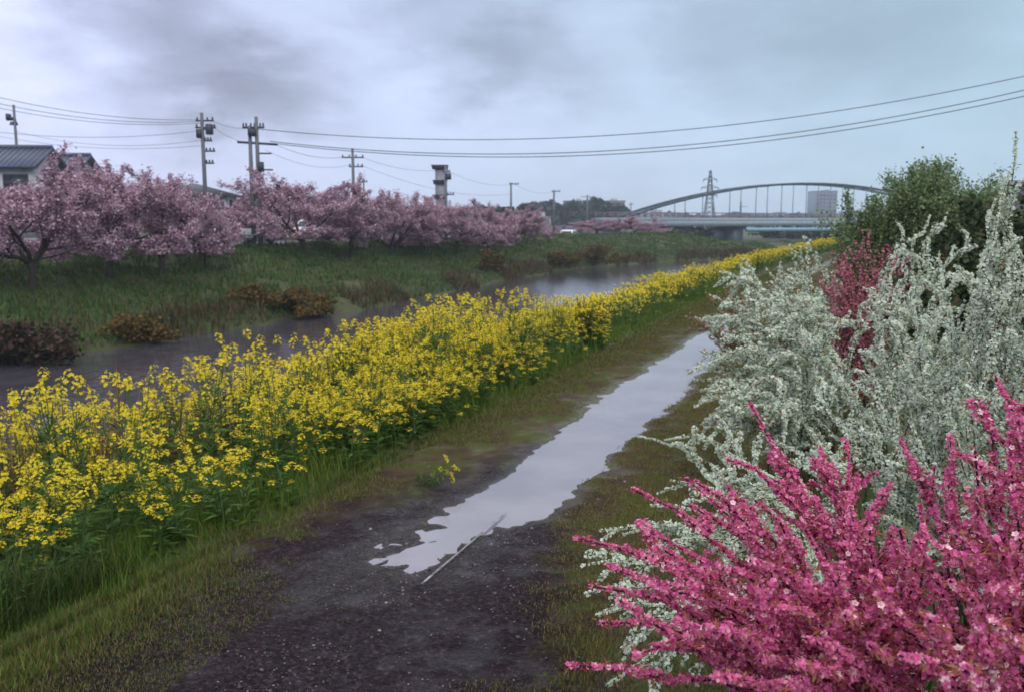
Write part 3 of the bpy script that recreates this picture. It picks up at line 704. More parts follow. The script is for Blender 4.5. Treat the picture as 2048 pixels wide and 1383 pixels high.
shrub('white_shrub', 'low white flowering shrub drooping behind the nearest pink sprays', bw, [PX(*q) for q in w1], WM, .0056, .008, 6, .015, arch=.30, droop=.35, twigs=9, twl=.22, leafn=1.6, stem_r=.004, start=.35, lsz=.016, spread=.12)
w2 = [(2032, 262, 3.3), (2018, 345, 3.3), (2005, 395, 3.35), (1992, 400, 3.3), (2000, 430, 3.3), (1985, 460, 3.4), (2008, 470, 3.25), (1978, 490, 3.4), (2025, 500, 3.3), (1990, 530, 3.3), (1985, 440, 3.4), (2000, 520, 3.3), (1960, 560, 3.4), (2040, 600, 3.2), (1980, 620, 3.2), (1930, 600, 3.5), (1900, 640, 3.5), (2070, 520, 3.2), (1950, 700, 3.1), (2050, 700, 3.0), (1880, 720, 3.4), (1850, 660, 3.7),
      (1830, 620, 3.8), (1800, 700, 3.6), (2100, 650, 3.0), (1900, 800, 3.0), (1990, 780, 2.9), (1840, 790, 3.2), (2080, 780, 2.9), (1780, 760, 3.5), (1760, 650, 3.9), (1720, 700, 3.8), (1700, 760, 3.6), (1740, 820, 3.4), (2020, 640, 3.5), (1970, 500, 3.6), (1995, 470, 3.35), (2010, 560, 3.3), (1990, 680, 3.3), (1970, 640, 3.5), (2120, 480, 3.1), (1865, 560, 3.9), (1820, 840, 3.0), (1660, 720, 3.9), (1640, 800, 3.7)]
bw = PX(1960, 1060, 3.3); bw[2] = .03
shrub('white_shrub', 'tallest white flowering shrub, one thin spike rising above all the others at the right', bw, [PX(*q) for q in w2], WM, .0060, .0085, 7, .018, arch=.14, droop=.22, wob=.016, twigs=11, twl=.27, leafn=1.6, stem_r=.0045, start=.28, lsz=.017, spread=.12)
w3 = [(1385, 760, 5.6), (1400, 780, 5.2), (1395, 700, 5.8), (1420, 640, 6.0), (1390, 635, 6.3), (1440, 545, 6.4), (1480, 550, 6.2), (1470, 600, 6.0), (1430, 820, 5.0), (1450, 700, 5.4), (1500, 640, 5.6), (1540, 560, 5.9), (1500, 760, 5.0), (1560, 680, 5.2),
      (1520, 580, 5.6), (1600, 600, 5.4), (1580, 640, 5.0), (1640, 580, 5.6), (1650, 660, 4.8), (1600, 740, 4.7), (1460, 850, 4.8), (1530, 820, 4.6), (1410, 740, 5.5), (1440, 670, 5.5), (1480, 620, 5.8), (1560, 610, 5.5), (1450, 780, 5.3), (1700, 620, 5.0),
      (1420, 590, 6.2), (1510, 690, 5.2), (1620, 700, 4.9), (1400, 850, 5.2), (1680, 680, 4.6), (1740, 590, 5.2), (1550, 760, 4.7), (1470, 570, 6.3), (1590, 560, 5.7), (1440, 830, 4.8), (1490, 800, 4.9), (1420, 800, 5.1), (1540, 850, 4.6)]
bw = PX(1640, 860, 5.3); bw[2] = .03
shrub('white_shrub', 'broad white flowering shrub arching left to the far end of the puddle', bw, [PX(*q) for q in w3], WM, .0080, .012, 7, .022, arch=.42, droop=.45, wob=.014, twigs=9, twl=.34, leafn=2.2, stem_r=.005, start=.25, lsz=.024, spread=.2)
w4 = [(1790, 440, 5.6), (1810, 500, 5.6), (1860, 430, 5.8), (1895, 425, 5.8), (1830, 470, 5.4), (1880, 500, 5.4), (1920, 460, 5.6), (1840, 540, 5.2), (1800, 560, 5.4), (1910, 560, 5.2), (1760, 560, 5.8), (1950, 580, 5.2), (1870, 580, 5.0), (1790, 600, 5.0), (1740, 620, 5.4), (1930, 640, 4.8), (2000, 560, 5.2), (2048, 590, 5.0), (1850, 640, 4.8), (2080, 500, 5.4), (1770, 640, 4.9), (1820, 600, 5.2), (1835, 520, 5.5)]
bw = PX(1860, 850, 5.4); bw[2] = .03
shrub('white_shrub', 'white flowering shrub with loose spikes in front of the big green bush', bw, [PX(*q) for q in w4], WM, .0080, .012, 7, .024, arch=.14, droop=.25, wob=.018, twigs=9, twl=.28, leafn=1.8, stem_r=.005, start=.3, lsz=.022, spread=.15)
w5 = [(1600, 490, 8.5), (1560, 520, 8.8), (1630, 500, 8.2), (1650, 540, 7.8), (1500, 545, 9.0), (1540, 560, 8.6), (1600, 550, 8.0), (1680, 560, 7.6), (1580, 590, 7.6), (1520, 600, 8.0), (1640, 610, 7.2), (1620, 480, 8.6), (1570, 545, 8.4), (1530, 535, 8.8)]
bw = PX(1640, 690, 8.3); bw[2] = .03
shrub('white_shrub', 'farthest white flowering shrub, pale and small left of the dark pink one', bw, [PX(*q) for q in w5], WM, .011, .022, 6, .03, arch=.10, twigs=7, twl=.4, leafn=3.0, stem_r=.006, start=.2, lsz=.035, spread=.2)
p3 = [(1660, 500, 7.1), (1685, 485, 7.1), (1760, 485, 7), (1790, 505, 6.9), (1640, 545, 6.9), (1820, 530, 6.6), (1830, 560, 6.4), (1800, 520, 6.8), (1780, 500, 6.9), (1655, 515, 7), (1625, 560, 6.8), (1725, 460, 7.2), (1712, 480, 7.2), (1690, 500, 7.0), (1670, 520, 7.0), (1740, 500, 6.8), (1760, 540, 6.6), (1700, 550, 6.6), (1660, 560, 6.8), (1790, 550, 6.6), (1730, 570, 6.4), (1690, 600, 6.4), (1650, 540, 7.0), (1770, 590, 6.4), (1810, 570, 6.6), (1720, 530, 6.9), (1640, 580, 6.8), (1735, 480, 7.1), (1705, 510, 6.8), (1750, 560, 6.7)]
bp_ = PX(1720, 760, 6.7); bp_[2] = .03
shrub('magenta_shrub', 'dark pink flowering shrub standing among the white shrubs in the middle distance', bp_, [PX(*q) for q in p3], [M['stem_dark'], [M['magenta'], M['pink']], leafmat('orange_leaf', [(.35, .12, .02), (.25, .07, .02), (.12, .05, .02)], .2)], .010, .024, 3, .035, ctrl=PX(1730, 620, 6.8), twigs=6, twl=.34, leafn=1.5, stem_r=.006, start=.2, extra=.2, lsz=.02, spread=.15)
# small orange-flowered shrub by the bend
bp_ = PX(1500, 620, 10.5); bp_[2] = .02
shrub('orange_shrub', 'small orange and pink shrub beyond the first white shrub by the path', bp_, cone_tips(bp_, 26, .1, .8, .3, .95), [M['stem_dark'], leafmat('orange_petal', [(.35, .20, .09), (.32, .15, .12), (.40, .30, .14), (.16, .18, .08)], .2), M['spirea_leaf']], .014, .025, 5, .03, arch=.05, twigs=5, twl=.3, leafn=2, stem_r=.006, start=.2, lsz=.03)

# ------------------------------------------------------------------ trees and leafy bushes
def grow(p, d, l, r, lev, segs, tw, spread, up, kids, seg=5):
    pts = [np.array(p, float)]; d = np.array(d, float); d /= np.linalg.norm(d)
    for k in range(seg):
        d = d + rng.normal(size=3) * .13 + cz * up * .25; d /= np.linalg.norm(d); pts.append(pts[-1] + d * l / seg)
    pts = np.array(pts); segs.append((pts, np.linspace(r, r * .55, len(pts)), lev))
    if lev <= 1: tw.append(pts)
    if lev == 0: return
    for k in range(kids[lev]):
        f = rng.uniform(.35, 1.0) if k else 1.0
        ii = min(int(f * seg), seg); dd = (pts[ii] - pts[max(0, ii - 1)]); dd /= np.linalg.norm(dd) + 1e-9
        nd_ = dd + randdir(1)[0] * spread
        grow(pts[ii], nd_, l * rng.uniform(.55, .85), r * .5, lev - 1, segs, tw, spread, up, kids, seg)
def tree_data(h, wdt, trunk_h, nl, levs, nleaf, clump, lsize, spread=.75, up=.15, kids=(0, 3, 3, 3), tr=.09, hang=0):
    segs, tw = [], []
    tp = np.array([[0, 0, -.15], [rng.normal() * .05, rng.normal() * .05, trunk_h * .5], [rng.normal() * .08, rng.normal() * .08, trunk_h]])
    segs.append((tp, np.array([tr * 1.3, tr, tr * .85]), 9))
    for k in range(nl):
        th = 6.28 * k / nl + rng.normal() * .3; el = rng.uniform(.35, 1.15)
        d = np.array([math.cos(th) * math.cos(el), math.sin(th) * math.cos(el), math.sin(el)])
        grow(tp[-1] - cz * rng.random() * trunk_h * .25, d, (h - trunk_h) * rng.uniform(.42, .56), tr * .6, levs, segs, tw, spread, up, kids)
    allp = np.concatenate(tw); mx_ = allp[:, 2].max(); rx = np.percentile(np.hypot(allp[:, 0], allp[:, 1]), 97)
    S = np.array([wdt / 2 / rx, wdt / 2 / rx, 1.0])
    def fix(p): q = p * S; q[:, 2] = np.where(p[:, 2] > trunk_h, trunk_h + (p[:, 2] - trunk_h) * (h - trunk_h) / (mx_ - trunk_h), p[:, 2]); return q
    t_ = Acc()
    for pts, rad, lev in segs: t_.tube(fix(pts), rad, 6 if lev > 1 else 3)
    tws = [fix(p) for p in tw]
    per = max(1, nleaf // len(tws)); P = []
    for p in tws:
        f = rng.random(per) * (len(p) - 1); i0 = f.astype(int); i1 = np.minimum(i0 + 1, len(p) - 1); q = p[i0] + (p[i1] - p[i0]) * (f - i0)[:, None]
        q = q + rng.normal(size=q.shape) * clump * rng.uniform(.4, 1.3)
        q[:, 2] -= np.abs(rng.normal(size=per)) * hang
        P.append(q)
    P = np.concatenate(P); P = P[P[:, 2] > trunk_h * .95]
    l_ = Acc(); l_.scatter(DV, DF, P, frames(randdir(len(P))), lsize * rng.uniform(.6, 1.35, len(P)))
    return t_, l_
cher = []
for k in range(5):
    t_, l_ = tree_data(5.0, 6.4, .95, 7, 3, 42000, .10, .062, .8, .08, (0, 3, 3, 3), .12, .07)
    r = empty('cherry_tree', (0, 0, 0)); t_.build('trunk', M['bark'], r, smooth=True); l_.build('crown', M['cherry'], r)
    cher.append([r, False])
def gzf(X, Y): return float(gz(X, Y))
def place_tree(protos, px, X, ytop, wpx, label, group, cat_='tree', H0=5.0, W0=6.4, rz=None):
    wpx *= 1.14; ytop -= 7 if X > -30 and px > 650 else 0
    Q = onX(px, 500, X); Y = Q[1]; Xs = X + float(sf(Y))
    Q = onX(px, 500, Xs); Y = Q[1]
    z0 = gzf(Xs, Y); dep = float(np.dot(np.array([Xs, Y, z0]) - EYE, cF))
    ztop = EYE[2] + (445 - ytop) / FPX * dep
    hs = (ztop - z0) / H0; ws = wpx / FPX * dep / W0
    k = rng.integers(len(protos)); pr = protos[k]
    if not pr[1]: o = pr[0]; pr[1] = True
    else: o = copy_tree(pr[0])
    o.location = (Xs, Y, z0); o.scale = (ws, ws, hs); o.rotation_euler = (0, 0, rng.uniform(0, 6.28) if rz is None else rz)
    tag(o, label, cat_, group); return o
GT = 'cherry trees in a row along the far bank'
CH = [(60, -23.6, 286, 360, 'leftmost cherry tree, in pink blossom, at the left edge of the far bank'),
      (215, -24.4, 306, 290, 'blossoming cherry tree second from the left, below the blue grey roofs'),
      (322, -24.6, 322, 290, 'blossoming cherry tree third from the left, its trunk forked low on the bank'),
      (408, -25.0, 400, 120, 'low blossoming cherry tree just left of the parked white car'),
      (608, -25.3, 338, 290, 'cherry tree with a clear bare trunk standing right of the twin poles'),
      (700, -25.3, 352, 220, 'blossoming cherry tree in front of the pole with two crossarms'),
      (785, -25.0, 388, 210, 'blossoming cherry tree midway between the crossarm pole and the grey tower'),
      (850, -24.6, 398, 190, 'blossoming cherry tree in front of the tall grey tower'),
      (915, -24.3, 405, 180, 'blossoming cherry tree just right of the grey tower'),
      (975, -24.0, 410, 170, 'blossoming cherry tree left of the thin pole beyond the row'),
      (1035, -23.8, 412, 150, 'last cherry tree of the long row before the gap in the far bank')]
for px, X, yt, wp, lb in CH: place_tree(cher, px, X, yt, wp, lb, GT)
CH2 = [(20, -37, 345, 280, 'cherry tree behind the leftmost one, in front of the left house'), (150, -37, 345, 260, 'cherry tree behind the far road below the smaller blue roof'), (275, -37, 335, 240, 'cherry tree behind the far road left of the hip roofed house'), (480, -38, 392, 170, 'low cherry tree behind the far road between the two pole groups'), (560, -38, 370, 200, 'cherry tree behind the far road just right of the twin poles'),
       (660, -37, 372, 180, 'cherry tree behind the far road, showing between two front trees'), (760, -36, 395, 150, 'back row cherry tree beside the grey tower'), (1000, -33, 418, 140, 'back row cherry tree under the thin pole')]
for px, X, yt, wp, lb in CH2: place_tree(cher, px, X, yt, wp, lb, 'cherry trees behind the far road')
for px, d, yt, wp, lb in ((1140, 118, 446, 120, 'small pale cherry tree in the gap beyond the orange mound'), (1195, 104, 436, 150, 'cherry tree left of the bridge, left of the far group'), (1268, 106, 432, 150, 'cherry tree in front of the left end of the bridge arch'), (1305, 112, 452, 80, 'smallest cherry tree, under the bridge deck at the right of the far group')):
    Q = PX(px, 480, d); z0 = gzf(Q[0], Q[1]); z0 = max(z0, -.3); zt = EYE[2] + (445 - yt) / FPX * d
    pr = cher[rng.integers(5)]; o = copy_tree(pr[0]) if pr[1] else pr[0]; pr[1] = True
    o.location = (Q[0], Q[1], z0); o.scale = (wp / FPX * d / 6.4,) * 2 + ((zt - z0) / 5.0,); o.rotation_euler = (0, 0, rng.uniform(0, 6.28)); tag(o, lb, 'tree', 'cherry trees near the bridge')
for pr in cher:
    if not pr[1]:
        for ch in list(pr[0].children): bpy.data.objects.remove(ch)
        bpy.data.objects.remove(pr[0])

def bush(name, label, cat_, loc, h, wdt, mat, nleaf, lsize, clump=.1, trunk_h=.15, nl=7, kids=(0, 4, 3, 3), levs=2, up=.2, spread=.7, group=None, ratio=1.0, tr=.04):
    t_, l_ = tree_data(h, wdt, trunk_h, nl, levs, nleaf, clump, lsize, spread, up, kids, tr)
    r = empty(name, loc, rng.uniform(0, 6.28)); tag(r, label, cat_, group)
    t_.build('trunk' if cat_ == 'tree' else 'branches', M['bark'], r); l_.build('crown' if cat_ == 'tree' else 'foliage', mat, r); return r
def gp(px, d, z=None):
    Q = PX(px, 445, d); return (Q[0], Q[1], gzf(Q[0], Q[1]) - .05 if z is None else z)
bush('green_bush', 'tall feathery green bush left of the thin white spike', 'bush', gp(1812, 13.5), 2.42, 1.8, M['green_leaf'], 90000, .030, .085, nl=12, up=.3, spread=.7)
bush('green_bush', 'wide pale green bush behind the white spikes at the right', 'bush', gp(1905, 13.8), 2.5, 2.1, M['green_leaf'], 100000, .030, .085, nl=14, up=.3, spread=.7)
bush('hedge_bush', 'dark hedge bush behind the white shrubs under the right roof', 'bush', gp(2010, 12.5), 1.85, 2.6, M['hedge_leaf'], 40000, .055, .12)
bush('hedge_bush', 'dark low bush filling the gap below the tall feathery green bush', 'bush', gp(1850, 12.0), 1.25, 3.0, M['hedge_leaf'], 40000, .055, .12)
bush('hedge_bush', 'dark bush left of the feathery green bush, beyond the dark pink shrub', 'bush', gp(1760, 17.0), 1.45, 1.8, M['hedge_leaf'], 34000, .055, .12)
bush('hedge_bush', 'dark hedge bush cut off by the right edge of the picture', 'bush', gp(2120, 11.5), 1.9, 2.6, M['hedge_leaf'], 34000, .055, .12)
for (px, py, X, h, wd_, lb) in ((600, 615, -18.9, 1.1, 3.2, 'wide rusty brown bush at the water below the clear trunk cherry'), (300, 668, -18.7, .8, 2.4, 'low brown bush at the water on the left part of the far bank'), (985, 525, -19.8, 1.6, 1.6, 'upright golden brown bush halfway down the far bank'),
                          (1190, 510, -18.9, 1.7, 5.2, 'large rounded orange brown mound at the gap in the cherry row'), (1120, 520, -19.2, 1.2, 3.0, 'small reddish brown bush left of the large orange mound'), (45, 650, -19.0, 1.2, 2.6, 'dark red brown bush at the water at the left edge'), (500, 605, -19.9, .9, 2.2, 'small brown bush left of the wide rusty one')):
    Q = onX(px, py, X); Q = onX(px, py, X + float(sf(Q[1]))); Y = min(Q[1], 96); z0 = max(gzf(Q[0], Y), WATER)
    bush('riverside_bush', lb, 'bush', (Q[0], Y, z0 - .05), h, wd_, M['rust_bush'] if px != 45 else leafmat('dark_red_leaf', [(.05, .025, .02), (.07, .03, .02), (.03, .03, .012)], .1), 7000, .10, .12, nl=7, up=.1, group='brown bushes along the far waterline')
for (px, d, h, wd_, lb) in ((1350, 118, 1.6, 7, 'dark bush under the left end of the bridge deck'), (1400, 150, 2.6, 12, 'dark bush behind the bridge, left of its pier'), (1560, 165, 2.4, 14, 'dark bush behind the bridge, below the middle of the arch'), (1650, 160, 2.2, 12, 'dark bush behind the bridge below the tall block'), (1730, 60, 1.5, 4, 'dark bush on the near bank left of the feathery green bush'), (1650, 75, 1.4, 6, 'low dark bush on the near bank in front of the bridge')):
    Q = PX(px, 445, d); z0 = max(gzf(Q[0], Q[1]), WATER)
    bush('dark_bush', lb, 'bush', (Q[0], Q[1], z0 - .1), h, wd_, M['hedge_leaf'], 5000, .35, .3, group='dark bushes near the bridge')

# ------------------------------------------------------------------ built things
def flat(name, c, rough=.6, metal=0, spec=.4, var=.15, sc=3):
    c = np.array(c); return noisemat(name, [tuple(c * (1 - var)), tuple(np.minimum(c * (1 + var), .95))], sc, rough, spec=spec, metal=metal)
M['concrete_pole'] = flat('concrete_pole', (.11, .11, .125)); M['dark_metal'] = flat('dark_metal', (.035, .038, .05), .5)
M['wire'] = flat('cable', (.04, .045, .06), .5); M['wall_white'] = flat('pale_wall', (.42, .42, .46)); M['roof_blue'] = noisemat('blue_grey_tiles', [(.05, .065, .11), (.085, .10, .15)], 9, .45)
M['roof_dark'] = flat('dark_tiles', (.045, .045, .06)); M['win'] = flat('window_glass', (.03, .035, .05), .15); M['trim'] = flat('dark_trim', (.03, .03, .05))
M['car_white'] = flat('white_paint', (.72, .76, .80), .25, spec=.6, var=.03); M['rubber'] = flat('rubber', (.02, .02, .022), .8); M['lamp_red'] = flat('red_lens', (.4, .02, .02), .3)
M['lamp_clear'] = flat('clear_lens', (.6, .6, .6), .2); M['rim'] = flat('alloy_rim', (.35, .35, .37), .35, .6)
M['bridge'] = flat('bridge_steel', (.20, .25, .28), .5); M['bridge_dark'] = flat('bridge_arch_paint', (.05, .07, .095), .5); M['rail_red'] = flat('railing_paint', (.24, .20, .24), .5); M['concrete'] = flat('concrete', (.16, .17, .19))
M['galv'] = flat('galvanised_steel', (.32, .34, .38), .5)

def utility_pole(label, base, top, arms, rz, extras=(), r0=.15):
    base = np.asarray(base, float); h = top - base[2]
    r = empty('utility_pole', base, rz); tag(r, label, 'pole', 'utility poles beyond the river')
    a = Acc(); a.tube([[0, 0, -.2], [0, 0, h * .5], [0, 0, h]], [r0, r0 * .85, r0 * .68], 10, cap=True); a.build('pole', M['concrete_pole'], r, smooth=False)
    for dz, wl, wr in arms:
        a = Acc(); z = h - dz; a.beam([-wl, 0, z], [wr, 0, z], .09, .09); ca = a.build('crossarm', M['dark_metal'], r)
        for x in np.linspace(-wl + .08, wr - .08, 4):
            b_ = Acc(); b_.tube([[x, 0, z + .04], [x, 0, z + .10], [x, 0, z + .2]], [.035, .06, .035], 6, cap=True)
            b_.build('insulator', M['dark_metal'], ca)
    for kind_, x, dz, wd_, hh_ in extras:
        a = Acc(); z = h - dz
        if kind_ == 'can':
            a.tube([[x, 0, z - hh_ / 2], [x, 0, z - hh_ / 2 + .03], [x, 0, z + hh_ / 2 - .03], [x, 0, z + hh_ / 2]], [wd_ * .42, wd_ / 2, wd_ / 2, wd_ * .4], 12, cap=True)
            a.beam([0, 0, z], [x, 0, z], .08, .08); a.build('transformer', M['dark_metal'], r)
        else:
            a.box([x, 0, z], [wd_, .4, hh_]); a.beam([0, 0, z - hh_ * .3], [x, 0, z - hh_ * .3], .06, .06); a.build('switch_box', M['dark_metal'], r)
    return r
def pole_at(px, ytop, d, label, arms, rz=0, extras=(), zb=.3, r0=.15):
    Q = PX(px, ytop, d); return utility_pole(label, (Q[0], Q[1], zb), Q[2], arms, YAW + rz, extras, r0), Q
_, pa = pole_at(403, 226, 52, 'grey utility pole with stacked crossarms, left of the twin poles', [(.45, .35, .7), (.85, .4, .8), (1.6, .1, .55), (2.2, .1, .7), (2.9, .1, .6)], 0, [('can', .42, .95, .45, .6), ('box', -.16, 1.2, .3, .5)], r0=.14)
pole_at(27, 210, 60, 'leftmost utility pole, rising behind the roof at the left edge', [(1.0, .55, .1), (1.3, .35, .2)], 0, [('box', -.4, .8, .18, .4)], r0=.12)
_, pc = pole_at(705, 297, 64, 'slim utility pole with two crossarms behind the cherry blossom', [(.65, .8, .8), (1.3, .3, .75)], 0, (), r0=.14)
pole_at(727, 358, 90, 'small distant pole right of the slim two crossarm pole', [(.3, .4, .4)], 0, (), r0=.12)
pole_at(891, 332, 72, 'dark utility pole standing against the grey tower', [(.5, .2, .4), (2.3, .1, .7)], 0, [('box', .22, .85, .45, .5)], r0=.15)
pole_at(1022, 366, 100, 'thin pole with a short crossarm right of the grey tower', [(.15, .2, .9)], 0, (), r0=.15)
pole_at(1108, 381, 112, 'thin pole at the gap in the cherry row, beyond the orange mound', [(.15, .3, .8)], 0, (), r0=.16)
pole_at(1175, 390, 170, 'distant utility pole in front of the apartment block', [(.4, 1.2, 1.2), (1.1, .8, .8)], 0, (), r0=.2)
pole_at(1262, 405, 200, 'faint distant pole just left of the bridge arch foot', [(.5, .6, .6)], 0, (), r0=.16)
pole_at(1482, 402, 240, 'short dark mast behind the bridge, near the middle of the arch', [(1.6, .3, 1.9)], 0, (), r0=.3)
# twin pole with platform
d_ = 47.5; Ql = PX(499, 252, d_); Qr = PX(511, 234, d_); Qm = (Ql + Qr) / 2
r = empty('twin_pole', (Qm[0], Qm[1], .25), YAW); tag(r, 'pair of dark utility poles joined by a platform at their tops, at the road edge', 'pole')
hl, hr = Ql[2] - .25, Qr[2] - .25
for x, h in ((-.17, hl), (.2, hr)):
    a = Acc(); a.tube([[x, 0, -.2], [x, 0, h * .5], [x, 0, h]], [.13, .115, .09], 10, cap=True); a.build('pole', M['concrete_pole'], r)
a = Acc(); a.box([0, 0, hl - .35], [.42, .5, .38]); a.build('transformer', M['dark_metal'], r)
a = Acc(); a.beam([-.55, 0, hl - .08], [.62, 0, hl - .08], .1, .1); a.build('crossarm', M['dark_metal'], r)
a = Acc(); a.beam([-.85, 0, hl - .85], [1.3, 0, hl - .98], .09, .12); a.build('crossarm', M['dark_metal'], r)
a = Acc(); a.beam([.2, 0, hl - 1.45], [.95, 0, hl - 1.45], .07, .08); a.build('crossarm', M['dark_metal'], r)
a = Acc(); a.beam([.2, 0, hl - 2.3], [1.0, 0, hl - 2.32], .07, .08); a.build('crossarm', M['dark_metal'], r)
a = Acc(); a.box([.36, 0, hl - 2.15], [.26, .3, .5]); a.build('switch_box', M['dark_metal'], r)
for x in (-.5, -.35, -.1, .1, .4, .56):
    a = Acc(); a.tube([[x, 0, hl - .03], [x, 0, hl + .05], [x, 0, hl + .16]], [.03, .055, .03], 6, cap=True)
    a.build('insulator', M['dark_metal'], r)
# wires
def wire(p0, p1, sag, label, rad=.012):
    t_ = np.linspace(0, 1, 48)[:, None]; pts = p0 * (1 - t_) + p1 * t_; pts[:, 2] -= (4 * sag * t_ * (1 - t_))[:, 0]
    a = Acc(); a.tube(pts, rad, 4); tag(a.build('power_cable', M['wire'], origin=p0), label, 'cable', 'overhead power cables')
wire(PX(512, 258, 47.5), PX(2500, 38, 40), 2.35, 'topmost long sagging cable crossing the river to the right', .019)
wire(PX(540, 283, 47.5), PX(2500, 60, 40), 2.5, 'middle cable of the long span crossing the river to the right', .02)
wire(PX(545, 287, 47.9), PX(2500, 74, 40.5), 2.52, 'lowest cable of the long span crossing the river to the right', .02)
wire(PX(395, 240, 52), PX(-420, 60, 40), 1.1, 'uppermost cable from the stacked crossarm pole to the left edge', .014)
wire(PX(400, 243, 52), PX(-420, 75, 40), 1.2, 'second cable from the stacked crossarm pole to the left edge', .014)
wire(PX(408, 246, 52), PX(-420, 92, 40), 1.2, 'third cable from the stacked crossarm pole to the left edge', .013)
wire(PX(400, 262, 52), PX(-300, 208, 52), 1.0, 'slack lower cable from the stacked crossarm pole to the left', .012)
wire(PX(402, 281, 52), PX(27, 262, 60), .6, 'cable between the leftmost pole and the stacked crossarm pole', .010)
wire(PX(402, 292, 52), PX(-100, 250, 60), .7, 'lowest cable left of the stacked crossarm pole', .010)
wire(PX(420, 240, 52), PX(500, 258, 47.5), .15, 'short upper cable joining the stacked pole to the twin poles', .010)
wire(PX(420, 250, 52), PX(480, 283, 47.5), .1, 'short sloping cable joining the stacked pole to the twin poles', .010)
wire(PX(545, 287, 47.5), PX(690, 314, 64), .35, 'cable from the twin poles down to the slim two crossarm pole', .012)
wire(PX(530, 300, 47.5), PX(700, 330, 64), .5, 'lower cable from the twin poles to the slim pole', .009)
wire(PX(722, 314, 64), PX(885, 340, 72), .4, 'cable between the slim pole and the grey tower', .010)
wire(PX(895, 342, 72), PX(1022, 369, 100), .5, 'thin cable right of the grey tower', .012)
wire(PX(1030, 369, 100), PX(1108, 384, 112), .5, 'thin cable between the two thin poles', .012)
wire(PX(720, 330, 64), PX(1022, 388, 100), .9, 'lowest faint cable passing behind the grey tower', .010)

# grey tower with dark slabs
Q = PX(881, 333, 80); r = empty('grey_tower', (Q[0], Q[1], .3), YAW); tag(r, 'narrow pale grey tower with dark projecting slabs above the cherry row', 'tower')
H = Q[2] - .3
a = Acc(); a.box([0, 0, H / 2 - .1], [.92, .92, H - .2]); a.build('shaft', flat('grey_render', (.22, .22, .25)), r)
for dz, ww in ((.12, 1.35), (1.45, 1.15), (2.75, 1.15)):
    a = Acc(); a.box([-.05, 0, H - dz], [ww, 1.3, .26]); a.box([-.05, 0, H - dz + .17], [ww + .12, 1.42, .08]); a.build('platform', M['trim'], r)
# houses
def house(label, base, W_, Dp, wh, rh, rz, roofm, nwin=3, hip=False, group='houses behind the far road'):
    r = empty('house', base, rz); tag(r, label, 'house', group)
    a = Acc(); a.box([0, 0, wh / 2], [W_, Dp, wh])
    x, y, e = W_ / 2, Dp / 2, .45
    if not hip:
        a.add([[-x, -y, wh], [-x, y, wh], [-x, 0, wh + rh * .93], [x, -y, wh], [x, y, wh], [x, 0, wh + rh * .93]], [[0, 2, 1], [3, 4, 5]])
    a.build('wall', M['wall_white'], r)
    a = Acc(); k = rh / y * e; th = .16
    if hip:
        xx, yy = x + e, y + e; q = max(0, x - y)
        v = [[-xx, -yy, wh], [xx, -yy, wh], [xx, yy, wh], [-xx, yy, wh], [-q, 0, wh + rh], [q, 0, wh + rh]]
        v2 = [[p[0], p[1], p[2] - th] for p in v[:4]]
        a.add(v + v2, [[0, 1, 5, 4], [2, 3, 4, 5], [0, 6, 7, 1], [1, 7, 8, 2], [2, 8, 9, 3], [3, 9, 6, 0]]); a.add(v, [[1, 2, 5], [3, 0, 4]])
    else:
        for s_ in (-1, 1):
            p = [[-x - e, s_ * (y + e), wh - k], [x + e, s_ * (y + e), wh - k], [x + e, 0, wh + rh], [-x - e, 0, wh + rh]]
            p2 = [[a_, b_, c_ + th] for a_, b_, c_ in p]
            a.add(p + p2, [[0, 1, 2, 3], [4, 7, 6, 5], [0, 4, 5, 1], [1, 5, 6, 2], [2, 6, 7, 3], [3, 7, 4, 0]])
            n = int(W_ / .28)
            for j in range(n + 1):      # tile rolls
                xx = -x - e + (W_ + 2 * e) * j / n
                a.beam([xx, s_ * (y + e), wh - k + th + .02], [xx, s_ * .02, wh + rh + th + .02], .07, .05)
        a.tube([[-x - e, 0, wh + rh + th + .04], [x + e, 0, wh + rh + th + .04]], .14, 8, cap=True)
    a.build('roof', roofm, r)
    for j in range(nwin):
        xx = -x + W_ * (j + .5) / nwin
        a = Acc(); a.box([xx, -y - .03, wh - 1.1], [1.5, .08, 1.1]); f = a.build('window', M['trim'], r)
        a = Acc(); a.box([xx, -y - .08, wh - 1.1], [1.3, .04, .92]); a.build('pane', M['win'], f)
    a = Acc(); a.box([x + .03, 0, wh - .9], [.08, 1.2, 1.0]); f = a.build('window', M['trim'], r)
    a = Acc(); a.box([x + .08, 0, wh - .9], [.04, 1.02, .84]); a.build('pane', M['win'], f)
    return r
def hb(px, d): Q = PX(px, 445, d); return (Q[0], Q[1], .3)
house('house with a wide blue grey tiled roof at the left edge', hb(5, 58), 6.0, 4.6, 4.85, 1.1, YAW + R(6), M['roof_blue'])
house('house with a smaller blue grey roof right of the first house', hb(128, 66), 3.6, 3.6, 5.1, .95, YAW + R(4), M['roof_blue'], 2)
house('pale house with a dark hipped roof behind the stacked crossarm pole', hb(392, 64), 5.0, 4.6, 3.3, .75, YAW + R(8), M['roof_dark'], 3, True)
house('low house whose dark flat ridge shows behind the twin poles', hb(505, 78), 4.2, 4.0, 2.3, .75, YAW + R(5), M['roof_dark'], 2)
house('dark roofed house behind the hedge at the right edge', (*PX(2105, 445, 30)[:2], .05), 3.0, 3.0, 1.95, .65, YAW + R(12), M['roof_dark'], 2, False, 'houses on the near bank')
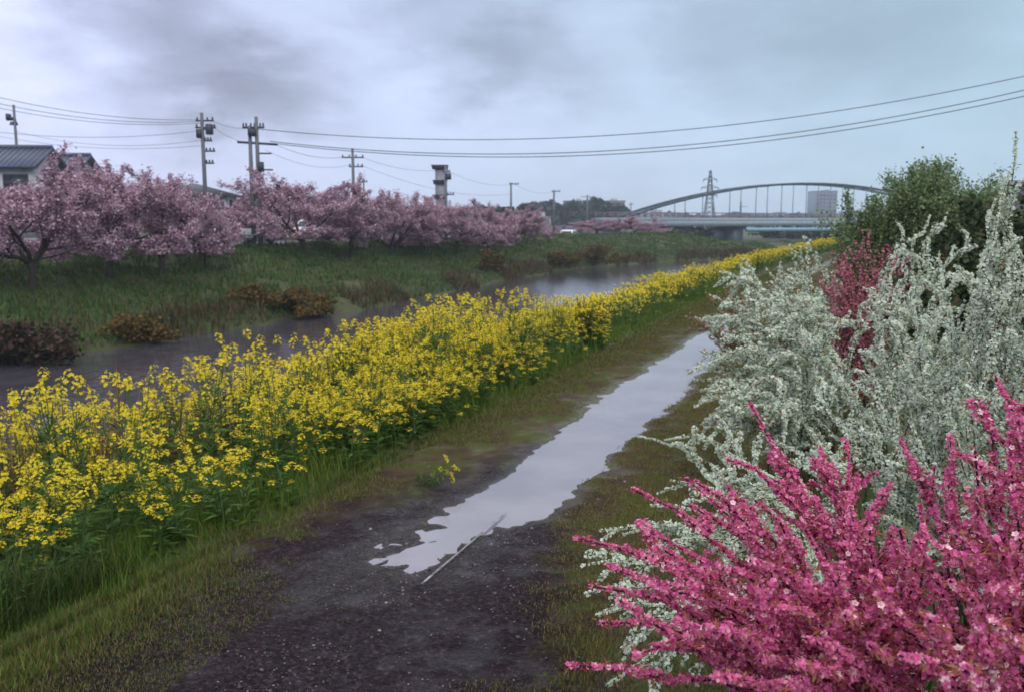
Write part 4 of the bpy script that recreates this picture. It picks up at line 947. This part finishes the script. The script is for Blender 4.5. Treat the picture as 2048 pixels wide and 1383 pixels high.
# guard rail along the far road
r = empty('guard_rail', (-28.2, 10, .3)); tag(r, 'long pale guard rail along the far road behind the cherry trunks', 'guard rail')
ys = np.arange(0, 70, 2.0)
for k in range(len(ys)):
    a = Acc(); X = float(sf(10 + ys[k])); a.tube([[X, ys[k], -.1], [X, ys[k], .72]], .05, 6, cap=True); a.build('post', M['galv'], r)
a = Acc()
for k in range(len(ys) - 1):
    x0, x1 = float(sf(10 + ys[k])), float(sf(10 + ys[k + 1]))
    for dz in (.5, .62): a.beam([x0 + .08, ys[k], dz], [x1 + .08, ys[k + 1], dz], .05, .10)
    a.beam([x0 + .06, ys[k], .56], [x1 + .06, ys[k + 1], .56], .03, .24)
a.build('rail', M['galv'], r)
# cars
def car(label, loc, rz, s_=1.0):
    r = empty('parked_car', loc, rz); tag(r, label, 'car', 'parked white cars on the far road'); r.scale = (s_,) * 3
    prof = [(-2.0, .28), (-2.05, .62), (-1.98, .86), (-1.7, .95), (-1.45, 1.36), (-1.15, 1.47), (.25, 1.46), (.62, 1.32), (1.15, .93), (1.85, .80), (2.05, .62), (2.05, .28)]
    a = Acc(); n = len(prof); W2 = .82
    rows = []
    for yy_, ins in ((-W2, .10), (-W2 * .93, .0), (0, -.0), (W2 * .93, 0), (W2, .10)):
        rows.append([[x * (1 - ins * .12), yy_ * (1 - .16 * max(0, (z - .9)) / .57), z - (ins * .35 if z > .9 else 0)] for x, z in prof])
    v = np.array(rows).reshape(-1, 3); f = []
    for q in range(4):
        for j in range(n): f.append([q * n + j, q * n + (j + 1) % n, (q + 1) * n + (j + 1) % n, (q + 1) * n + j])
    a.add(v, f); a.f.append((np.array([list(range(n))[::-1]]), 0)); a.f.append((np.array([list(range(4 * n, 5 * n))]), 0))
    body = a.build('body', M['car_white'], r)
    for s2 in (-1, 1):
        a = Acc(); yb = s2 * (W2 + .005); yt = s2 * (W2 * .87 + .005)
        for x0, x1, x2, x3 in ((-1.5, -.55, -.55, -1.28), (-.45, .95, .45, -.45)):
            pts = [[x0, yb, .94], [x1, yb, .94], [x2, yt, 1.34], [x3, yt, 1.34]]
            a.add(pts, [[0, 1, 2, 3]] if s2 < 0 else [[3, 2, 1, 0]])
        a.build('side_window', M['win'], r)
    a = Acc(); a.add([[.66, -.62, 1.31], [.66, .62, 1.31], [1.14, .68, .96], [1.14, -.68, .96]], [[0, 3, 2, 1]]); a.v[0][:, 2] += .015; a.build('windscreen', M['win'], r)
    a = Acc(); a.add([[-1.47, -.6, 1.34], [-1.47, .6, 1.34], [-1.71, .66, .98], [-1.71, -.66, .98]], [[0, 1, 2, 3]]); a.v[0][:, 0] -= .02; a.build('rear_window', M['win'], r)
    for x in (-1.25, 1.3):
        for s2 in (-1, 1):
            a = Acc(); a.tube([[x, s2 * .66, .31], [x, s2 * .85, .31]], .31, 18, cap=True); wl = a.build('wheel', M['rubber'], r)
            a = Acc(); a.tube([[x, s2 * .8, .31], [x, s2 * .86, .31]], .19, 12, cap=True); a.build('rim', M['rim'], wl)
    for s2 in (-1, 1):
        a = Acc(); a.box([2.0, s2 * .6, .66], [.14, .3, .14]); a.build('headlight', M['lamp_clear'], r)
        a = Acc(); a.box([-2.0, s2 * .66, .74], [.12, .2, .2]); a.build('tail_light', M['lamp_red'], r)
for px, X, lb, rz in ((492, -30.3, 'white car parked behind the twin poles on the far road', R(90)), (640, -31.5, 'white car half hidden behind the cherry tree with the clear trunk', R(90)), (1140, -29.5, 'small white car in the gap beyond the orange mound', R(90))):
    Q = onX(px, 480, X); Q = onX(px, 480, X + float(sf(Q[1]))); Y = Q[1]
    if px == 1140: Q = PX(1140, 484, 108); Y = Q[1]
    car(lb, (Q[0], Y, .35 if px != 1140 else -.75), rz)

# bridge
A = PX(1215, 440, 134); B = PX(1930, 440, 166); A[2] = B[2] = 0
ax = (B - A); Lb = np.linalg.norm(ax); ax /= Lb; nrm = np.array([-ax[1], ax[0], 0])
r = empty('arch_bridge', A); tag(r, 'blue grey tied arch road bridge crossing the river in the distance', 'bridge')
def bp3(s_, off, z): return ax * s_ + nrm * off + cz * z
zd = 2.35
a = Acc(); a.beam(bp3(0, 1.4, zd - .36), bp3(Lb + 25, 1.4, zd - .36), 4.4, .72); a.beam(bp3(0, -1.0, zd - .95), bp3(Lb + 25, -1.0, zd - .8), .3, .85); a.beam(bp3(0, 3.8, zd - .95), bp3(Lb + 25, 3.8, zd - .8), .3, .85)
a.build('deck', M['bridge'], r)
for off in (-.7, 3.5):
    a = Acc(); a.beam(bp3(0, off, zd + .75), bp3(Lb + 25, off, zd + .75), .12, .1); a.beam(bp3(0, off, zd + .4), bp3(Lb + 25, off, zd + .4), .06, .06)
    for s_ in np.arange(0, Lb + 25, 1.5): a.beam(bp3(s_, off, zd), bp3(s_, off, zd + .75), .08, .08)
    a.build('railing', M['rail_red'], r)
s0 = 3.2; s1 = Lb + 2
for off in (0, 2.8):
    a = Acc(); ts = np.linspace(0, 1, 34); pts = [bp3(s0 + (s1 - s0) * q, off, zd + 5.75 * 4 * q * (1 - q)) for q in ts]
    for k in range(33): a.beam(pts[k], pts[k + 1], .3, .36)
    a.build('arch', M['bridge_dark'], r)
for q in np.arange(1, 14) / 14:
    for off in (0, 2.8):
        a = Acc(); zt = zd + 5.75 * 4 * q * (1 - q); p = bp3(s0 + (s1 - s0) * q, off, zd)
        a.beam(p, p + cz * (zt - zd), .13, .13); a.build('hanger', M['bridge'], r)
for q in np.arange(3, 12, 2) / 14:
    a = Acc(); zt = zd + 5.75 * 4 * q * (1 - q) - .1; a.beam(bp3(s0 + (s1 - s0) * q, 0, zt), bp3(s0 + (s1 - s0) * q, 2.8, zt), .25, .25); a.build('cross_brace', M['bridge'], r)
for s_ in (13.5, 24.5, Lb - 6):
    a = Acc(); a.box(bp3(s_, 3, -1.2), [2.0, 6.4, 4.6], math.atan2(ax[1], ax[0])); a.box(bp3(s_, 3, .85), [2.8, 7.0, .5], math.atan2(ax[1], ax[0])); a.build('pier', M['bridge_dark'], r)
a = Acc(); a.box(bp3(-6, 3, -.6), [16, 6.9, 3.4], math.atan2(ax[1], ax[0])); a.build('abutment', M['bridge_dark'], r)
a = Acc(); a.tube([bp3(24, -2.6, .45), bp3(Lb + 20, -2.6, .45)], .32, 12)
a.build('water_pipe', flat('blue_pipe', (.16, .30, .38)), r)

# lattice pylon
Q = PX(1421, 341, 330); r = empty('lattice_pylon', (Q[0], Q[1], 0), YAW); tag(r, 'steel lattice power pylon seen through the bridge arch', 'pylon')
H = Q[2]; a = Acc()
def wz(z): return np.interp(z, [0, H * .65, H], [2.1, .85, .25])
zs = np.linspace(0, H, 14); cs = [(-1, -1), (1, -1), (1, 1), (-1, 1)]
for k in range(13):
    w0, w1_ = wz(zs[k]), wz(zs[k + 1])
    for j in range(4):
        c0, c1 = cs[j], cs[(j + 1) % 4]
        a.beam([c0[0] * w0, c0[1] * w0, zs[k]], [c0[0] * w1_, c0[1] * w1_, zs[k + 1]], .24, .24)
        a.beam([c0[0] * w0, c0[1] * w0, zs[k]], [c1[0] * w1_, c1[1] * w1_, zs[k + 1]], .12, .12)
        a.beam([c1[0] * w0, c1[1] * w0, zs[k]], [c0[0] * w1_, c0[1] * w1_, zs[k + 1]], .12, .12)
a.build('tower_frame', M['dark_metal'], r)
for dz, ww in ((3.4, 2.6), (6.4, 3.3), (9.2, 2.8)):
    a = Acc(); z = H - dz
    a.beam([-ww, 0, z], [ww, 0, z], .3, .22)
    for s_ in (-1, 1): a.beam([s_ * ww, 0, z], [0, 0, z + 1.1], .16, .16); a.beam([s_ * (ww - .1), 0, z - 1.0], [s_ * (ww - .1), 0, z], .2, .2)
    a.build('crossarm', M['dark_metal'], r)
# apartment block and other far buildings
def block(name, label, cat_, px0, px1, ytop, d, dep, floors, rz=0, wall=(.36, .34, .33), cols=5, step=None):
    Q0 = PX(px0, 445, d); Q1 = PX(px1, 445, d); W_ = np.linalg.norm(Q1 - Q0); c = (Q0 + Q1) / 2; H = 1.6 + (445 - ytop) / FPX * d
    r = empty(name, (c[0], c[1], 0), YAW + rz); tag(r, label, cat_, 'distant buildings')
    wm = flat(name + '_wall', wall)
    a = Acc(); a.box([0, 0, H / 2], [W_, dep, H]); a.box([W_ * .15, 0, H + .5], [W_ * .18, dep * .5, 1.2]); a.build('wall', wm, r)
    a = Acc(); a.box([0, 0, H + .15], [W_ + .4, dep + .4, .3]); a.build('roof', M['concrete'], r)
    fh = H / floors
    for f in range(floors):
        a = Acc(); a.box([0, -dep / 2 - .5, f * fh + .55], [W_ * .96, 1.0, .18]); a.box([0, -dep / 2 - .95, f * fh + .95], [W_ * .96, .08, .7]); a.build('balcony', M['concrete'], r)
        for k in range(cols):
            a = Acc(); x = -W_ / 2 + W_ * (k + .5) / cols; a.box([x, -dep / 2 - .03, f * fh + fh * .6], [W_ / cols * .6, .1, fh * .5]); a.build('window', M['win'], r)
    return r
block('apartment_block', 'beige stepped apartment block left of the bridge arch', 'building', 1190, 1246, 404, 300, 10, 4, wall=(.40, .36, .33))
block('apartment_block', 'lower wing of pale flats beside the stepped block', 'building', 1128, 1172, 404, 330, 10, 3, wall=(.34, .36, .38), cols=4)
block('warehouse', 'long low grey building at the left foot of the arch', 'building', 1250, 1345, 427, 280, 12, 2, wall=(.30, .32, .34), cols=7)
block('tower_block', 'tall blue grey tower block behind the right side of the arch', 'building', 1621, 1663, 384, 640, 18, 9, wall=(.11, .15, .22), cols=6)
block('office_block', 'low wide building behind the bridge deck at the arch centre', 'building', 1500, 1590, 428, 520, 18, 3, wall=(.20, .24, .28), cols=8)
block('office_block', 'small far building right of the tall tower block', 'building', 1685, 1730, 424, 560, 15, 3, wall=(.20, .24, .28), cols=4)
block('small_building', 'low pale building in the gap behind the thin pole', 'building', 1060, 1100, 436, 190, 8, 1, wall=(.35, .38, .40), cols=3)
# wooded rise and far tree line
def woodland(name, label, px0, px1, d, hfun, n, size):
    a = Acc(); px = rng.uniform(px0, px1, n); dd = d * rng.uniform(.96, 1.1, n)
    P = np.array([PX(p_, 445, q_) for p_, q_ in zip(px, dd)]); top = np.array([1.6 + (445 - hfun(p_)) / FPX * d for p_ in px]) * (.86 + .28 * (vnoise(px, px * 0, 9, 71) + .5))
    P[:, 2] = top * rng.random(n) ** .6
    a.scatter(DV, DF, P, frames(randdir(n)), size * rng.uniform(.5, 1.3, n)); tag(a.build(name, M['wood_far']), label, 'woods', kind='stuff')
woodland('woodland', 'dark blue green wooded rise left of the apartment block', 1035, 1270, 270, lambda p: np.interp(p, [1035, 1080, 1130, 1200, 1230, 1270], [418, 406, 412, 404, 412, 430]), 9000, 1.6)
woodland('far_tree_line', 'faint far line of trees along the horizon behind the bridge', 1200, 2300, 480, lambda p: 432 + 4 * math.sin(p * .05), 12000, 2.4)
woodland('left_tree_line', 'dark trees behind the houses beyond the far road', -300, 1060, 130, lambda p: 420, 14000, 1.2)

# ------------------------------------------------------------------ damp air
a = Acc(); a.box([0, 800, 12.9], [3200, 2200, 34.6])
m = bpy.data.materials.new('damp_air'); m.use_nodes = True; t = m.node_tree; t.nodes.clear()
o = t.nodes.new('ShaderNodeOutputMaterial'); v = t.nodes.new('ShaderNodeVolumePrincipled')
v.inputs['Color'].default_value = (.80, .90, 1, 1); v.inputs['Density'].default_value = HAZE; v.inputs['Anisotropy'].default_value = 0
t.links.new(v.outputs[0], o.inputs['Volume'])
hz = a.build('haze', m); tag(hz, kind='stuff')
